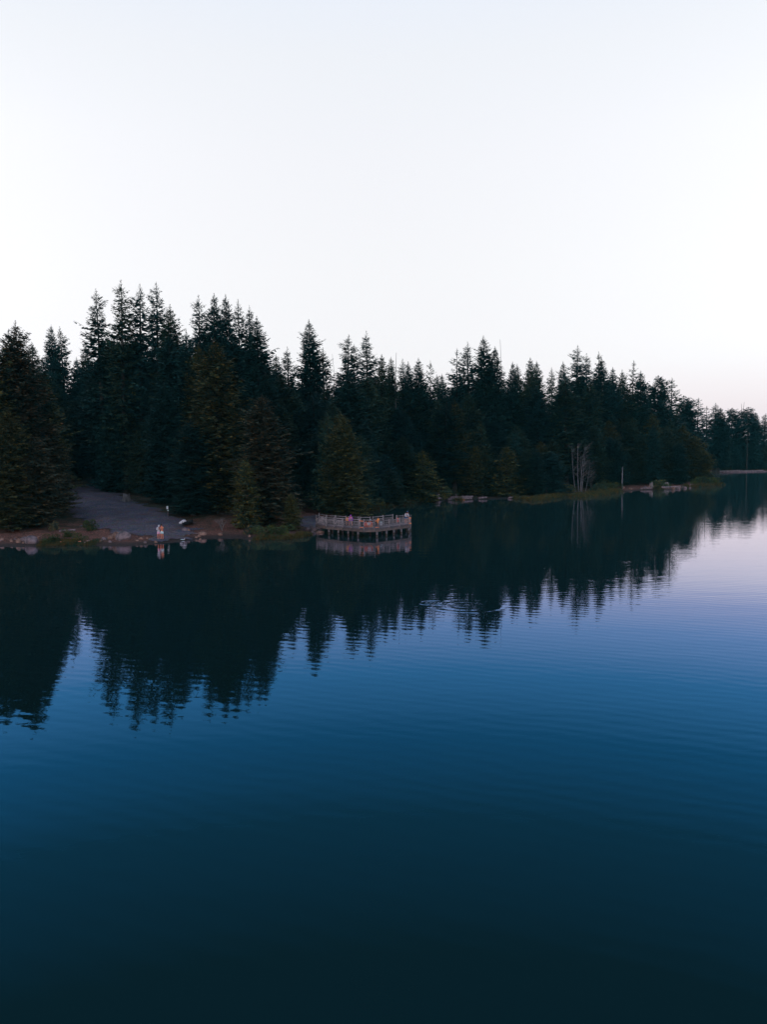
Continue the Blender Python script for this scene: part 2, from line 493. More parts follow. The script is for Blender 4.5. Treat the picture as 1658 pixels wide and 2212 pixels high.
def conifer(seed, H=34, R=4.0, start=.06, dens=1.0, power=.85, gap=.1, spacing=.42, irregular=.25, up=.45, droop=.35, spray=1.0, leader=1.2, dead=0):
    rg = np.random.RandomState(seed)
    Bs = []
    z = H * start
    ph = rg.rand(8) * 6.28
    lean = rg.uniform(-.02, .02, 2)
    while z < H - leader:
        t = z / H
        u_ = H - z; r = R * (.85 * (1 - math.exp(-u_ / power)) + .15 * u_ / H) + .08
        r *= min(1.0, .55 + (z - H * start) / (H * .14))
        n = rg.randint(5, 8)
        az0 = rg.rand() * 6.28
        for k in range(n):
            if rg.rand() < gap: continue
            az = az0 + k * 6.283 / n + rg.uniform(-.35, .35)
            lob = 1 + irregular * (math.sin(az + ph[0] + z * .45) * .5 + math.sin(2 * az + ph[1] - z * .8) * .4 + math.sin(z * 1.7 + ph[2] + az) * .35)
            L = r * lob * rg.uniform(.62, 1.12)
            if rg.rand() < .05: L *= 1.3
            Bs.append((z + rg.uniform(-.2, .2), az, max(L, .15), t))
        z += spacing * rg.uniform(.7, 1.3) * (1 - .35 * t)
    B = np.array(Bs)
    allP = []; allD = []; allU = []; allL = []; allW = []
    for zz, az, L, t in B:
        h = np.array((math.cos(az), math.sin(az), 0)); pr = np.array((-h[1], h[0], 0))
        a = up * (t ** 1.2) * 1.0 + .05 - droop * .5 * (1 - t); bq = -droop * .6 * (1 - t); cq = droop * .55
        m = max(3, int(L / .20 * dens))
        s = np.sort(np.clip(rg.rand(m) * .92 + .08, 0, 1))
        zc = L * (a * s + bq * s * s + cq * s ** 3)
        P = h[None] * (L * s)[:, None] + np.array((0, 0, zz))[None] + np.array((0, 0, 1))[None] * zc[:, None]
        P[:, :2] += lean[None] * zz
        sg = np.where(rg.rand(m) < .5, 1, -1)
        fw = rg.uniform(.45, .95, m); sd = rg.uniform(.4, 1.0, m) * sg; dn = rg.uniform(-.45, .12, m)
        D = nrm(h[None] * fw[:, None] + pr[None] * sd[:, None] + np.array((0, 0, 1))[None] * dn[:, None])
        U = nrm(np.cross(D, rg.normal(0, .45, (m, 3)) + np.array((0, 0, 1))))
        ln = (.22 + .42 * (1 - s)) * min(L, 2.6) ** .75 * rg.uniform(.6, 1.2, m) * spray + .10
        wd = ln * rg.uniform(.34, .62, m) * (1.15 - .35 * t)
        allP.append(P); allD.append(D); allU.append(U); allL.append(ln); allW.append(wd)
        # a bristly axis: two long narrow kites
        k = 2
        e = np.array([.0, .5]); ze = L * (a * e + bq * e * e + cq * e ** 3)
        e2 = e + .55; z2 = L * (a * e2 + bq * e2 * e2 + cq * e2 ** 3)
        Pa = h[None] * (L * e)[:, None] + np.array((0, 0, 1))[None] * (ze + zz)[:, None]
        Pb = h[None] * (L * e2)[:, None] + np.array((0, 0, 1))[None] * (z2 + zz)[:, None]
        Pa[:, :2] += lean[None] * zz; Pb[:, :2] += lean[None] * zz
        dd = Pb - Pa; l2 = np.linalg.norm(dd, axis=1)
        allP.append(Pa); allD.append(dd / l2[:, None]); allU.append(nrm(np.cross(dd, np.array((0, 0, 1.)) + rg.normal(0, .3, (2, 3)))))
        allL.append(l2 * 1.05); allW.append(np.minimum(.10 + .06 * l2, .22))
    P = np.concatenate(allP); D = np.concatenate(allD); U = np.concatenate(allU); ln = np.concatenate(allL); wd = np.concatenate(allW)
    V, F = kites(P, D, U, ln, wd)
    # leader tip with a few bristles
    nb = 46
    zt = H - leader * 1.6 * rg.rand(nb) ** .8
    az = rg.rand(nb) * 6.28
    Pt = np.stack([lean[0] * zt, lean[1] * zt, zt], 1)
    Dt = nrm(np.stack([np.cos(az), np.sin(az), np.full(nb, .75)], 1)); Ut = nrm(np.cross(Dt, np.array((0, 0, 1.))))
    lt = (H - zt) * .42 + .14
    V2, F2 = kites(Pt, Dt, Ut, lt, np.full(nb, .09))
    F2 = F2 + len(V); V = np.vstack([V, V2]); F = np.vstack([F, F2])
    crown = mesh_np('crown', V, F)
    tb = MB(); rr = random.Random(seed)
    zs = [0, .4, 1.5, H * .25, H * .5, H * .75, H * .93, H]
    r0 = .011 * H + .04
    tb.tube([(lean[0] * q, lean[1] * q, q - (.5 if q == 0 else 0)) for q in zs],
            [r0 * 1.5, r0 * 1.15, r0, r0 * .82, r0 * .58, r0 * .3, .045, .018], 8, True, .06, rr)
    for k in range(dead):                # short dead stubs on the lower trunk
        q = rr.uniform(.04, start + .05) * H; an = rr.uniform(0, 6.28); l = rr.uniform(.5, 1.6)
        tb.tube([(0, 0, q), (l * math.cos(an), l * math.sin(an), q - .1 * l)], [.04, .01], 4, False)
    me = bpy.data.meshes.new('trunk'); me.from_pydata(tb.v, [], tb.f); me.update()
    me.materials.append(M['bark']); crown.materials.append(M['mid'])
    return dict(H=H, R=R, crown=crown, trunk=me)


PRO = {
    'spire': [conifer(s, 36, 4.0, .08, 2.0, 10.0, .06, .33, .20, .5, .35, .85, dead=14) for s in (1, 2, 3)],
    'ragged': [conifer(s, 38, 3.6, .14, 1.9, 9.5, .20, .46, .42, .35, .55, .85, 1.6, dead=18) for s in (11, 12, 13)],
    'dense': [conifer(s, 32, 4.6, .03, 1.7, 10.0, .05, .33, .20, .5, .42, .9) for s in (21, 22, 23)],
    'young': [conifer(s, 14, 3.2, .02, 1.5, 6.0, .05, .25, .22, .6, .30, .9, .8) for s in (31, 32)],
    'sparse': [conifer(s, 30, 3.6, .25, 1.6, 6, .34, .62, .50, .2, .45, .85, 1.2, dead=20) for s in (41, 42)],
    'bushy': [conifer(s, 24, 4.2, .02, 1.5, 6.0, .05, .30, .32, .7, .25, 1.15, .7) for s in (51, 52)],
    'cyl': [conifer(s, 28, 3.4, .12, 1.6, 3.2, .10, .45, .48, .3, .40, 1.1, .4, dead=10) for s in (61, 62)],
}
RND = random.Random(77)
pcount = {k: 0 for k in PRO}
TREES = []


def put_tree(x, y, d, R, kind, mat, label, group=None, name='conifer_tree'):
    p = at_depth(x, y, d)
    gz = hgt(p[0], p[1])
    if gz < .05: print('TREE IN WATER', x, y, d, gz)
    gz = max(gz, .0)
    H = p[2] - gz
    pr = PRO[kind][pcount[kind] % len(PRO[kind])]; pcount[kind] += 1
    e = empty(name, (p[0], p[1], gz), RND.uniform(0, 6.28))
    e.scale = (R / pr['R'], R / pr['R'], H / pr['H'])
    c = bpy.data.objects.new('crown', pr['crown']); COL.objects.link(c); c.parent = e
    c.material_slots[0].link = 'OBJECT'; c.material_slots[0].material = M[mat]
    t = bpy.data.objects.new('trunk', pr['trunk']); COL.objects.link(t); t.parent = e
    tag(e, label, 'tree', group)
    TREES.append((p[0], p[1], R, H))
    return e


# x, y of the tip in the picture, distance, crown radius, kind, needles, label
SKY_TREES = [
    (16, 710, 106, 4.2, 'dense', 'mid', 'tall conifer at the left picture edge, just left of the broad left-hand one'),
    (41, 694, 104, 5.2, 'dense', 'rust', 'broad brown-green conifer towering over the left end of the beach'),
    (-28, 722, 101, 5.0, 'dense', 'olive', 'conifer cut off by the left picture edge'),
    (68, 738, 110, 3.8, 'spire', 'mid', 'conifer with stepped right flank right of the broad left-hand one'),
    (112, 702, 200, 4.6, 'spire', 'teal', 'pointed distant conifer, left one of the pair above the beach gap'),
    (139, 706, 202, 4.8, 'ragged', 'teal', 'distant conifer with bent tip, right one of the pair above the beach gap'),
    (163, 771, 203, 4.6, 'dense', 'teal', 'low distant conifer filling the gap between the bent-tipped one and the warm-tipped one'),
    (192, 774, 200, 4.8, 'dense', 'teal', 'low distant conifer against the foot of the layered ragged one'),
    (90, 770, 190, 4.8, 'dense', 'teal', 'low distant conifer between the broad left-hand one and the distant pair'),
    (179, 743, 205, 4.6, 'spire', 'mid', 'small-looking distant conifer at the foot of the four tallest trees'),
    (214, 622, 146, 4.4, 'ragged', 'teal', 'first of the four tallest conifers from the left, layered ragged branches'),
    (255, 604, 143, 4.6, 'ragged', 'mid', 'tallest conifer of all, blunt ragged head, above the gravel clearing'),
    (291, 611, 144, 4.5, 'ragged', 'teal', 'third of the four tallest conifers, with upswept branches'),
    (333, 611, 143, 4.4, 'ragged', 'teal', 'fourth of the four tallest conifers, with thin needle-like tip'),
    (369, 658, 138, 4.6, 'spire', 'mid', 'even cone-shaped conifer right of the four tallest trees'),
    (424, 637, 140, 4.2, 'ragged', 'teal', 'leftmost of the close group of four tall conifers behind the olive tree'),
    (458, 632, 140, 4.2, 'spire', 'teal', 'second of the close group of tall conifers behind the olive tree'),
    (491, 634, 141, 4.2, 'spire', 'teal', 'third of the close group of tall conifers behind the olive tree'),
    (515, 644, 143, 3.6, 'ragged', 'teal', 'slim conifer right of the close group of tall conifers'),
    (535, 658, 145, 3.4, 'ragged', 'teal', 'thin-topped conifer between the close tall group and the sloping shoulder'),
    (557, 683, 138, 4.8, 'spire', 'teal', 'conifer forming the right-hand shoulder of the high tree group'),
    (600, 765, 170, 4.0, 'spire', 'mid', 'low warm-tipped conifer in the dip right of the high group'),
    (623, 749, 168, 4.2, 'ragged', 'teal', 'conifer with thin bare leader in the dip right of the high group'),
    (670, 692, 174, 5.4, 'spire', 'teal', 'single tall conifer standing above the forest left of the deck'),
    (700, 749, 172, 4.0, 'ragged', 'teal', 'narrow conifer tucked right of the single tall one'),
    (742, 723, 178, 5.2, 'ragged', 'teal', 'pointed skyline conifer straight above the deck\'s left half'),
    (763, 743, 176, 4.0, 'sparse', 'teal', 'thin conifer leaning on the pointed one above the deck'),
    (793, 715, 176, 4.4, 'ragged', 'teal', 'bottle-shaped conifer rising above the deck\'s middle'),
    (824, 765, 174, 4.2, 'spire', 'mid', 'conifer right of the bottle-shaped one on the skyline'),
    (847, 770, 176, 3.4, 'spire', 'mid', 'small conifer beside the twiggy bare top'),
    (867, 774, 176, 3.8, 'ragged', 'teal', 'slim conifer right of the twiggy bare top'),
    (886, 780, 177, 3.8, 'spire', 'teal', 'narrow conifer above the deck\'s right end'),
    (906, 773, 177, 4.2, 'spire', 'teal', 'cone-shaped conifer right of the deck on the even part of the skyline'),
    (928, 780, 180, 3.8, 'sparse', 'mid', 'thin see-through conifer at the end of the even skyline'),
    (949, 809, 184, 3.6, 'ragged', 'teal', 'left of two low conifers in the skyline notch'),
    (959, 807, 186, 3.8, 'spire', 'teal', 'right of two low conifers in the skyline notch'),
    (983, 752, 194, 4.8, 'sparse', 'teal', 'see-through conifer with open branches, first of the middle three'),
    (1014, 738, 194, 5.0, 'ragged', 'teal', 'conifer with shelf-like branches, second of the middle three'),
    (1051, 726, 194, 5.6, 'spire', 'teal', 'tallest conifer in the middle of the skyline'),
    (1070, 748, 196, 5.0, 'spire', 'teal', 'conifer fused to the right flank of the tallest middle one'),
    (1107, 780, 202, 3.8, 'spire', 'teal', 'small pointed conifer right of the thin bare pole'),
    (1121, 786, 204, 3.6, 'spire', 'mid', 'rounded small conifer second right of the thin bare pole'),
    (1145, 772, 206, 4.6, 'spire', 'mid', 'left twin of two pointed conifers above the young bright spruce'),
    (1164, 779, 208, 4.6, 'spire', 'mid', 'right twin of two pointed conifers above the young bright spruce'),
    (1195, 794, 214, 3.8, 'ragged', 'mid', 'low conifer between the twins and the right-hand peak'),
    (1220, 781, 222, 4.6, 'spire', 'teal', 'conifer on the left flank of the right-hand peak'),
    (1242, 747, 226, 5.6, 'ragged', 'teal', 'tallest conifer of the right half, above the bare white birches'),
    (1268, 762, 228, 4.4, 'ragged', 'teal', 'slim conifer right of the tallest one above the birches'),
    (1292, 760, 230, 4.8, 'sparse', 'mid', 'feathery conifer with open top on the right slope of the skyline'),
    (1302, 772, 228, 5.2, 'spire', 'teal', 'solid dark conifer touching the feathery one'),
    (1328, 792, 232, 4.4, 'spire', 'teal', 'pointed conifer on the skyline above the single pale trunk'),
    (1365, 778, 236, 4.8, 'sparse', 'mid', 'bristly conifer with long bare tip, right of the pale trunk'),
    (1383, 800, 234, 5.4, 'dense', 'teal', 'bulky conifer right of the bristly one'),
    (1348, 798, 238, 5.0, 'dense', 'mid', 'bulky conifer left of the bristly one'),
    (1421, 811, 244, 5.4, 'cyl', 'teal', 'lumpy conifer stepping down near the right of the near forest'),
    (1435, 828, 246, 4.6, 'spire', 'teal', 'conifer half hidden before the one with sparse side branches'),
    (1450, 816, 250, 5.2, 'sparse', 'mid', 'sparse conifer with long separate side branches above the point'),
    (1477, 855, 300, 6.2, 'cyl', 'teal', 'leaning-topped conifer where the forest drops to the far shore'),
    (1488, 860, 300, 5.2, 'spire', 'teal', 'conifer behind the leaning-topped one where the forest drops'),
    (1506, 859, 330, 6.2, 'sparse', 'teal', 'lone see-through conifer against the pale sky over the far shore'),
    (1528, 877, 350, 6.2, 'sparse', 'teal', 'rounded open conifer on the far shore skyline'),
    (1545, 870, 355, 6.6, 'ragged', 'teal', 'thin-tipped conifer left of the far shore gap'),
    (1554, 881, 352, 7.0, 'spire', 'teal', 'cone-shaped conifer next to the far shore gap'),
    (1568, 903, 380, 5.0, 'spire', 'teal', 'very low conifer in the far shore gap'),
    (1582, 881, 380, 5.4, 'cyl', 'teal', 'column-like conifer standing between far shore gap and bare poles'),
    (1597, 900, 384, 4.8, 'spire', 'teal', 'low conifer just left of the two bare poles'),
    (1620, 879, 376, 6.6, 'cyl', 'teal', 'club-headed conifer right of the two bare poles'),
    (1636, 890, 382, 5.2, 'spire', 'teal', 'second conifer from the right picture edge on the far shore'),
    (1649, 893, 384, 5.4, 'ragged', 'teal', 'rightmost whole conifer on the far shore skyline'),
    (1672, 893, 384, 5.8, 'spire', 'teal', 'far shore conifer cut off by the right picture edge'),
]
for r in SKY_TREES: put_tree(*r)

FRONT_TREES = [
    (467, 730, 112, 6.0, 'dense', 'olive', 'large olive conifer right of the gravel clearing'),
    (571, 850, 101, 4.9, 'dense', 'rust', 'brownish conifer standing on the grassy point left of the deck'),
    (531, 987, 98, 2.4, 'young', 'olive', 'yellowish young conifer in front of the brownish one'),
    (629, 1064, 97.5, 1.7, 'young', 'olive', 'small yellow-green conifer at the dark gap left of the deck'),
    (350, 821, 124, 4.4, 'dense', 'teal', 'blue-green conifer bordering the right side of the clearing'),
    (429, 744, 129, 4.8, 'spire', 'olive', 'conifer with olive tip left of the large olive one'),
    (410, 905, 109, 4.2, 'dense', 'teal', 'bluish conifer with low hanging branches over the beach'),
    (606, 857, 130, 4.4, 'spire', 'mid', 'slim conifer behind the right flank of the brownish one'),
    (728, 889, 118, 3.3, 'spire', 'olive', 'left of two olive conifers right behind the deck'),
    (747, 895, 116, 3.9, 'dense', 'olive', 'right of two olive conifers right behind the deck'),
    (716, 866, 134, 4.3, 'spire', 'mid', 'conifer rising behind the two olive ones at the deck'),
    (690, 930, 128, 3.8, 'spire', 'teal', 'dark conifer at the left of the two olive ones by the deck'),
    (776, 935, 134, 3.6, 'dense', 'mid', 'conifer right behind the deck\'s middle railing'),
    (954, 869, 171, 4.4, 'spire', 'mid', 'left of the twin green conifers in mid forest'),
    (981, 864, 170, 4.8, 'ragged', 'olive', 'right of the twin green conifers in mid forest'),
    (916, 971, 158, 4.8, 'young', 'olive', 'round-shouldered young conifer at the grassy bank right of the deck'),
    (1028, 960, 172, 3.8, 'young', 'olive', 'left of two small pointed conifers above the driftwood logs'),
    (1051, 968, 172, 3.6, 'young', 'mid', 'right of two small pointed conifers above the driftwood logs'),
    (1095, 963, 172, 4.6, 'young', 'olive', 'bright olive young conifer alone at the middle shore'),
    (1115, 917, 184, 4.2, 'spire', 'mid', 'taller conifer behind the bright young one'),
    (1138, 944, 182, 4.2, 'spire', 'mid', 'conifer with blunt top right of the bright young one'),
    (1171, 952, 180, 3.4, 'spire', 'olive', 'slender conifer with olive edge between bright young one and birches'),
    (1192, 948, 182, 3.8, 'dense', 'mid', 'second slender conifer left of the birches'),
    (840, 1010, 148, 4.2, 'young', 'mid', 'low spreading conifer above the bank right behind the deck end'),
    (800, 960, 144, 3.8, 'dense', 'teal', 'dark conifer rising behind the deck\'s right half'),
    (875, 940, 158, 4.2, 'dense', 'mid', 'mid-height conifer right of the deck end'),
    (1285, 915, 206, 5.0, 'dense', 'mid', 'conifer right behind the bare white birches'),
    (1318, 905, 214, 5.4, 'dense', 'olive', 'wide conifer left of the single pale trunk'),
    (1370, 900, 224, 5.2, 'dense', 'mid', 'conifer standing over the reddish bank, right of the pale trunk'),
    (1410, 890, 232, 5.2, 'dense', 'olive', 'conifer over the middle of the reddish bank'),
    (1448, 905, 240, 5.6, 'dense', 'mid', 'conifer above the end of the reddish bank'),
    (1478, 915, 244, 5.0, 'dense', 'olive', 'sloping conifer near the wooded point'),
    (1500, 940, 242, 5.0, 'bushy', 'olive', 'lower conifer on the wooded point'),
    (1518, 968, 238, 4.6, 'bushy', 'olive', 'last small conifer at the tip of the wooded point'),
    (90, 800, 112, 4.6, 'dense', 'olive', 'olive conifer overhanging the left side of the beach'),
    (108, 905, 108, 3.4, 'dense', 'rust', 'lower rusty conifer whose branches reach over the gravel'),
    (12, 880, 97, 3.8, 'dense', 'olive', 'olive conifer close to the water at the left edge'),
    (70, 940, 99, 3.6, 'bushy', 'rust', 'bushy brown-green conifer above the boulders at lower left'),
]
for r in FRONT_TREES: put_tree(*r)

# the trees between: their tops stay below the skyline
env = [(-60, 760), (0, 760), (60, 770), (90, 800), (150, 800), (198, 800), (235, 715), (300, 705), (350, 700), (395, 715), (440, 690), (500, 700), (545, 735), (580, 785),
       (610, 800), (650, 800), (690, 780), (715, 800), (770, 790), (810, 800), (850, 812), (900, 822), (950, 838), (970, 815), (1000, 800), (1050, 790),
       (1095, 818), (1150, 815), (1200, 828), (1225, 810), (1280, 790), (1320, 812), (1345, 820), (1400, 838), (1440, 862), (1465, 890), (1500, 900),
       (1530, 912), (1560, 922), (1600, 924), (1700, 920)]
ex = [e[0] for e in env]; ey = [e[1] for e in env]
zones = [  # x range, count, depth range, label
    (-60, 90, 9, (112, 160), 'dark conifer packed in the forest behind the left end of the beach'),
    (95, 200, 12, (158, 215), 'dark conifer packed in the forest beyond the head of the gravel clearing'),
    (205, 345, 20, (146, 185), 'dark conifer packed in the forest below the four tallest trees'),
    (345, 580, 26, (128, 175), 'dark conifer packed in the forest behind the large olive tree'),
    (585, 800, 26, (140, 190), 'dark conifer packed in the forest behind the deck'),
    (800, 960, 20, (165, 205), 'dark conifer packed in the forest right of the deck'),
    (965, 1100, 16, (182, 215), 'dark conifer packed in the forest above the driftwood logs'),
    (1100, 1240, 16, (195, 235), 'dark conifer packed in the forest left of the white birches'),
    (1240, 1340, 12, (215, 250), 'dark conifer packed in the forest above the white birches'),
    (1340, 1470, 12, (240, 275), 'dark conifer packed in the forest above the reddish bank'),
    (1450, 1700, 20, (385, 430), 'dark conifer packed in the far shore forest'),
]
for xa, xb, n, (da, db), lab in zones:
    for i in range(n):
        x = xa + (xb - xa) * (i + RND.uniform(.1, .9)) / n
        u = RND.random()
        d = da + (db - da) * RND.random()
        far = da > 300
        y = np.interp(x, ex, ey) + (RND.uniform(12, 45) if far else 0 + 120 * u * u + RND.uniform(0, 18))
        sc = 1 + (d - 150) / 350
        put_tree(x, y, d, RND.uniform(4.6, 6.2) * max(1, min(sc, 1.5)), RND.choice(['spire', 'spire', 'dense', 'ragged'] if not far else ['dense', 'spire']),
                 RND.choice(['teal', 'teal', 'mid']), lab, lab.replace('dark conifer', 'dark conifers'))
# low row that closes the forest foot
low = [(-30, 330, 0)]
lowl = 'shaded low conifer at the foot of the forest wall'
for xa, xb, n, dd, zone in [(215, 345, 8, 20, 'behind the beach clearing'), (700, 800, 6, 30, 'behind the deck'), (820, 1200, 15, 14, 'along the middle shore'), (1200, 1480, 11, 27, 'along the right shore'), (1540, 1690, 7, 8, 'along the far shore')]:
    for i in range(n):
        x = xa + (xb - xa) * (i + RND.uniform(.2, .8)) / n
        # shore depth in this column
        Ys = np.linspace(80, 420, 341)
        Xs = np.array([at_x(x, Y, 0)[0] for Y in Ys]); ins = inside(LAND, Xs, Ys)
        if zone.endswith('far shore'):
            k = len(ins) - 1 - np.argmax(~ins[::-1])
        else: k = np.argmax(ins)
        d0 = Ys[k]
        if zone.endswith('clearing'): d0 = 128
        if x < 760 and zone.endswith('deck'): d0 = 108
        d = d0 + dd * RND.uniform(.55, 1.2)
        zt = hgt(at_x(x, d, 0)[0], d) + RND.uniform(9, 19)
        hp = at_x(x, d, zt)
        # picture row of that height
        q = RN.T @ (hp - CAMP); yy = CY - FPX * q[1] / -q[2]
        if 1205 < x < 1300: continue
        put_tree(x, yy, d, RND.uniform(3.0, 4.4), RND.choice(['dense', 'bushy', 'young']), RND.choice(['teal', 'mid']),
                 'shaded low conifer at the foot of the forest ' + zone, 'shaded low conifers at the foot of the forest ' + zone)
print('TREES', len(TREES))


# ------------------------------------------------------------------ dead trunks, poles, birches
def snag(x, ytop, d, r, label, mat='dead_bark', twigs=0, kink=None, seed=0, name='dead_tree', ybase=None):
    rr = random.Random(seed)
    p = at_depth(x, ytop, d); g = hgt(p[0], p[1]); g = max(g, 0)
    H = p[2] - g
    e = empty(name, (p[0], p[1], g))
    m = MB(); pts = []; rad = []
    n = 8
    for i in range(n + 1):
        t = i / n
        ox = kink * (t * t) * H if kink else rr.uniform(-.01, .01) * H * t
        pts.append((ox, rr.uniform(-.004, .004) * H, H * t - (.3 if i == 0 else 0))); rad.append(r * (1 - .8 * t) + .01)
    m.tube(pts, rad, 8, True, .08, rr)
    m.build('trunk', M[mat], e, True)
    for k in range(twigs):
        b = MB(); t = rr.uniform(.35, .97); i = int(t * n); P = Vector(pts[i]); P.z = H * t
        an = rr.uniform(0, 6.28); L = rr.uniform(.04, .11) * H * (1.3 - t)
        q = P + Vector((math.cos(an) * L, math.sin(an) * L, L * rr.uniform(-.2, .9)))
        b.tube([P, (P + q) / 2 + Vector((0, 0, -.05 * L)), q], [.05, .03, .012], 5)
        b.build('branch', M[mat], e, True)
    tag(e, label, 'dead tree')
    return e


snag(1083, 733, 200, .12, 'thin bare pole-like dead trunk right of the tallest middle conifer', seed=1)
snag(854, 762, 174, .14, 'twiggy bare treetop standing out of the skyline above the deck end', twigs=14, seed=2)
snag(1603, 872, 382, .26, 'left of the two thin bare poles on the far shore skyline', seed=3)
snag(1608, 869, 384, .26, 'right of the two thin bare poles on the far shore skyline', seed=4)
snag(721, 765, 192, .08, 'hair-thin bare trunk above the forest over the deck', seed=5)
snag(1345, 1008, 198, .18, 'single pale dead trunk with bent top on the right shore', 'pale_bark', 5, .022, 6)
snag(1616, 925, 362, .30, 'tall pale grey trunk against the far shore forest', 'bark', 0, seed=8)


def birch_clump():
    b = np.array(on_plane(1250, 1066)); b[2] = hgt(b[0], b[1]); print('BIRCH', b)
    e = empty('birch_tree', tuple(b))
    rr = random.Random(9)
    s = b[1] / 1684.0
    stems = [(1243, 1059, 1233, 962, .08), (1250, 1059, 1246, 958, .09), (1254, 1062, 1262, 966, .08), (1258, 1058, 1267, 962, .055), (1266, 1057, 1277, 1000, .05), (1257, 1058, 1256, 985, .045)]
    for x1, y1, x2, y2, r in stems:
        P0 = Vector(((x1 - 1250) * s, rr.uniform(-.5, .2), -.2)); P1 = Vector(((x2 - 1250) * s, rr.uniform(-1.2, 0), (1061 - y2) * s))
        m = MB(); pts = []; rad = []
        for i in range(9):
            t = i / 8; q = P0.lerp(P1, t); q.x += .25 * math.sin(t * 3 + r * 50) * t; pts.append(q); rad.append(r * (1 - .75 * t))
        m.tube(pts, rad, 7, True, .05, rr)
        st = m.build('trunk', M['pale_bark'], e, True)
        bm_ = MB()
        for k in range(16):
            t = rr.uniform(.3, .98); q = P0.lerp(P1, t); an = rr.uniform(-1, 1.4); L = rr.uniform(.8, 2.4) * (1.2 - t * .6)
            dx = math.cos(an) * L * (1 if rr.random() < .8 else -1)
            q2 = q + Vector((dx, rr.uniform(-.8, .8), abs(L) * rr.uniform(.3, .9)))
            bm_.tube([q, (q + q2) / 2, q2], [.02, .014, .006], 4, False)
            for j in range(3):
                q3 = q.lerp(q2, rr.uniform(.4, 1)); q4 = q3 + Vector((rr.uniform(-.2, .8), rr.uniform(-.4, .4), rr.uniform(.1, .7)))
                bm_.tube([q3, q4], [.014, .006], 3, False)
        bm_.build('twigs', M['dead_bark'], st)
    tag(e, 'leafless clump of slender white birch trunks on the right shore', 'tree')


birch_clump()

# leaning bare twiggy snags and dead shrub on the beach
def dead_shrub(x, y, H, label, seed, mat='dead_bark'):
    rr = random.Random(seed); b = on_ground(x, y); m = MB()
    def grow(p, d, L, r, lv):
        q = p + d * L
        m.tube([p, p.lerp(q, .5) + Vector((rr.uniform(-.05, .05), 0, rr.uniform(-.04, .04))) * L, q], [r, r * .8, r * .55], 5, False)
        if lv == 0: return
        for k in range(3):
            nd_ = (d + Vector((rr.uniform(-.9, .9), rr.uniform(-.9, .9), rr.uniform(-.3, .5)))).normalized()
            grow(p.lerp(q, rr.uniform(.4, 1)), nd_, L * rr.uniform(.5, .75), r * .55, lv - 1)
    for k in range(4):
        grow(Vector((0, 0, -.05)), Vector((rr.uniform(-.7, .7), rr.uniform(-.5, .5), 1)).normalized(), H * .45, .035, 3)
    o = m.build('dead_shrub', M[mat]); o.location = tuple(b)
    tag(o, label, 'shrub')


dead_shrub(480, 1146, 2.2, 'leafless grey shrub on the bank below the large olive conifer', 3)
dead_shrub(1278, 1055, 5.0, 'leafless bush spreading right of the white birches', 5)
dead_shrub(652, 1100, 1.8, 'bare twigs at the dark gap left of the deck', 8)


# ------------------------------------------------------------------ shrubs
def shrub_mesh(seed, n=1500):
    rg = np.random.RandomState(seed)
    c = rg.normal(0, 1, (9, 3)) * np.array((.45, .45, .22)) + np.array((0, 0, .5)); rad = rg.uniform(.28, .5, 9)
    k = rg.randint(0, 9, n); v = nrm(rg.normal(0, 1, (n, 3)))
    P = c[k] + v * (rad[k] * rg.uniform(.5, 1.08, n) ** .6)[:, None]
    P[:, 2] = np.abs(P[:, 2]) * .9 + .02
    D = nrm(v + rg.normal(0, .6, (n, 3)) + np.array((0, 0, .35)))
    U = nrm(np.cross(D, rg.normal(0, 1, (n, 3))))
    ln = rg.uniform(.07, .16, n); V, F = kites(P, D, U, ln, ln * .6)
    return mesh_np('foliage', V, F)


SHM = [shrub_mesh(s) for s in (1, 2, 3, 4)]
for s in SHM: s.materials.append(M['leaf'])
stm = MB(); rr = random.Random(4)
for k in range(8):
    an = k * .8; stm.tube([(0, 0, -.1), (.2 * math.cos(an), .2 * math.sin(an), .35), (.45 * math.cos(an), .45 * math.sin(an), .7)], [.03, .02, .01], 4)
stme = bpy.data.meshes.new('stems'); stme.from_pydata(stm.v, [], stm.f); stme.materials.append(M['bark'])
scnt = [0]


def shrub(x, y, w, h, mat, label, group=None):
    p = on_ground(x, y)
    e = empty('shrub', tuple(p), RND.uniform(0, 6.28)); e.scale = (w, w, h)
    f = bpy.data.objects.new('foliage', SHM[scnt[0] % 4]); scnt[0] += 1
    COL.objects.link(f); f.parent = e; f.material_slots[0].link = 'OBJECT'; f.material_slots[0].material = M[mat]
    s = bpy.data.objects.new('stems', stme); COL.objects.link(s); s.parent = e
    tag(e, label, 'shrub', group)


shrub(198, 1145, 1.0, 1.35, 'leaf', 'round green bush alone on the gravel beach')
shrub(150, 1160, 1.0, .8, 'leaf', 'low green bush left of the pale plank on the beach')
shrub(172, 1168, .8, .55, 'olive', 'low bush above the red-brown log at the water')
shrub(118, 1170, 1.2, .7, 'leaf', 'wide low shrub between the pale boulder and the log')
shrub(100, 1173, .9, .5, 'leaf', 'small shrub just right of the pale boulder')
shrub(120, 1146, .9, .9, 'rust', 'brownish shrub under the left conifers')
shrub(575, 1156, 1.4, 1.2, 'leaf', 'shrub at the foot of the brownish conifer on the point')
shrub(607, 1156, 1.3, 1.0, 'leaf', 'shrub on the grassy point next to the small yellow conifer')
shrub(545, 1155, 1.2, 1.2, 'rust', 'brownish shrub left on the grassy point')
gl = 'low green shrub along the grassy bank right of the deck'
for x, y in [(790, 1099), (815, 1096), (842, 1088), (868, 1083), (893, 1080), (918, 1076), (965, 1074), (975, 1070)]:
    shrub(x, y, RND.uniform(1.4, 2.2), RND.uniform(1.2, 2.2), RND.choice(['leaf', 'olive']), gl, 'low green shrubs along the grassy bank right of the deck')
gl = 'low green shrub on the shore between the driftwood logs and the birches'
